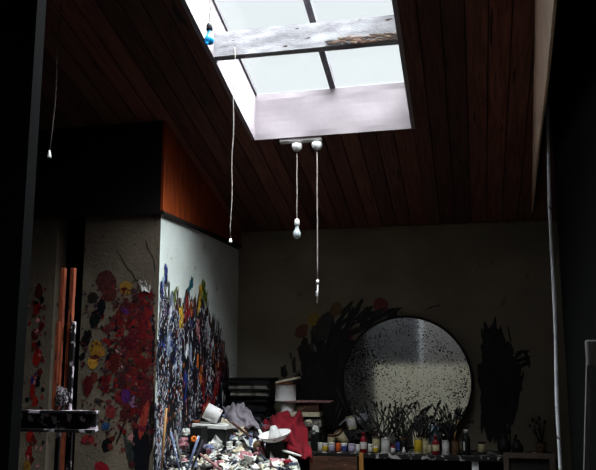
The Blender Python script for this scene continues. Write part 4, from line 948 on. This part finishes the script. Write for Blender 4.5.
# brushes and sticks stuck in the heap in front of the block
GS = None
for (a_, b_, yy, r, mn, nm, lab, cat) in (((166.5, 408), (161, 474), 5.02, .008, 'handle_wood', 'wooden_stick', 'tall brown stick standing before the corner of the block', 'stick'),
        ((171, 432), (180, 472), 5.05, .008, 'blue_paper', 'long_brush', 'first pale grey brush handle leaning in the left of the heap', 'brush'),
        ((175, 430), (183, 474), 5.1, .007, 'grey_wood', 'long_brush', 'second grey brush handle leaning in the left of the heap', 'brush'),
        ((199, 436), (186, 474), 5.2, .009, 'blue_paper', 'long_brush', 'blue-grey brush handle crossing below the orange tape', 'brush'),
        ((203, 440), (190, 474), 5.22, .008, 'dark_paper', 'long_brush', 'dark brush handle crossing below the orange tape', 'brush'),
        ((200, 454), (224, 472), 5.2, .009, 'pinkish', 'wooden_stick', 'pinkish stick lying across the front of the heap', 'stick'),
        ((232, 423), (252, 437), 5.7, .009, 'brown_wood', 'wooden_stick', 'brown stick lying between the grey cloth and the white board', 'stick'),
        ((259, 430), (264, 440), 5.8, .012, 'white_paper', 'wooden_stick', 'short white stick at the left rim of the dish', 'stick'),
        ((240, 428), (250, 436), 5.75, .009, 'cream_paper', 'wooden_stick', 'short cream stick lying below the grey cloth', 'stick'),
        ((231, 425), (222, 418), 5.72, .006, 'cream_paper', 'wooden_stick', 'thin cream stick at the right edge of the white-edged board', 'stick'),
        ((278, 449), (301, 456), 5.7, .009, 'white_paper', 'wooden_stick', 'white stick lying below the red cloth', 'stick')):
    p = PY(*a_, yy); qq = PY(*b_, yy - .06); m = MB(); m.tube([p, p.lerp(qq, .5), qq], [r, r * 1.1, r * .8], 8); tag(m.build(nm, M[mn], None, True), lab, cat)
put_lump('paint_rag', 'small bright red rag at the foot of the heap by the cloth', 'rag', 288, 462, 5.45, 10, 7, 'lab_red', 71)

# ------------------------------------------------------------------ what the mirror looks back at: a bare canvas on the far wall
yz = Y0 + .12
t = thing('bare_canvas', 'large bare cream canvas leaning on the wall facing the mirror', 'canvas', (-.75, yz, 0), (radians(-2.5), 0, 0))
q = MB(); q.box((0, 0, .88), (2.3, .03, 1.76)); q.build('canvas', M['raw_canvas'], t)
q = MB()
for (x, z, w, h) in ((0, .03, 2.3, .05), (0, 1.73, 2.3, .05), (-1.12, .88, .05, 1.7), (1.12, .88, .05, 1.7)): q.box((x, -.03, z), (w, .025, h))
q.build('stretcher', M['stretcher'], t)

m = MB(); m.box((-1.0, Y0 + .012, 2.5), (.035, .024, 2.2)); struct(m.build('trim_5', M['white_paint']), 'narrow white batten on the wall facing the mirror')
m = MB(); m.box((-.3, Y0 + .006, 2.5), (1.36, .012, 2.2)); struct(m.build('trim_6', M['grey_wood']), 'grey board on the wall facing the mirror')
# ------------------------------------------------------------------ light: overcast sky, brightest overhead and behind
W = bpy.data.worlds.new('sky'); sc.world = W; W.use_nodes = True; nt = W.node_tree; N = nt.nodes; L = nt.links
bg = N['Background']; tc = N.new('ShaderNodeTexCoord')
dt = N.new('ShaderNodeVectorMath'); dt.operation = 'DOT_PRODUCT'; sd = Vector((.2, .12, .95)).normalized(); dt.inputs[1].default_value = sd
L.new(tc.outputs['Generated'], dt.inputs[0])
mr = N.new('ShaderNodeMapRange'); mr.inputs[1].default_value = .56; mr.inputs[2].default_value = .92; mr.inputs[3].default_value = .98; mr.inputs[4].default_value = 44.0
L.new(dt.outputs['Value'], mr.inputs[0]); L.new(mr.outputs[0], bg.inputs['Strength'])
bg.inputs['Color'].default_value = (.93, .98, 1.0, 1)
W.cycles.sampling_method = 'AUTOMATIC'
pl = bpy.data.lights.new('skylight_portal', 'AREA'); pl.shape = 'RECTANGLE'; pl.size = OX1 - OX0 + .1; pl.size_y = sqrt(1 + S * S) * (OY1 - OY0) + .1
pl.cycles.is_portal = True
po = bpy.data.objects.new('skylight_portal', pl); COL.objects.link(po); ym = (OY0 + OY1) / 2
po.location = (XMID - .01, ym, gz(ym, .12)); po.rotation_euler = (-math.atan(S), 0, 0)

p2_ = bpy.data.lights.new('rear_portal', 'AREA'); p2_.shape = 'RECTANGLE'; p2_.size = OX1 - OX0; p2_.size_y = sqrt(1 + S * S) * (RY1 - RY0); p2_.cycles.is_portal = True  # sampling portal for the added rear roof light
o2_ = bpy.data.objects.new('rear_portal', p2_); COL.objects.link(o2_); ym = (RY0 + RY1) / 2; o2_.location = ((OX0 + OX1) / 2, ym, ceil_z(ym) + .215); o2_.rotation_euler = (-math.atan(S), 0, 0)
sc.view_settings.view_transform = 'Standard'; sc.view_settings.look = 'None'; sc.view_settings.gamma = 1; sc.view_settings.exposure = 0
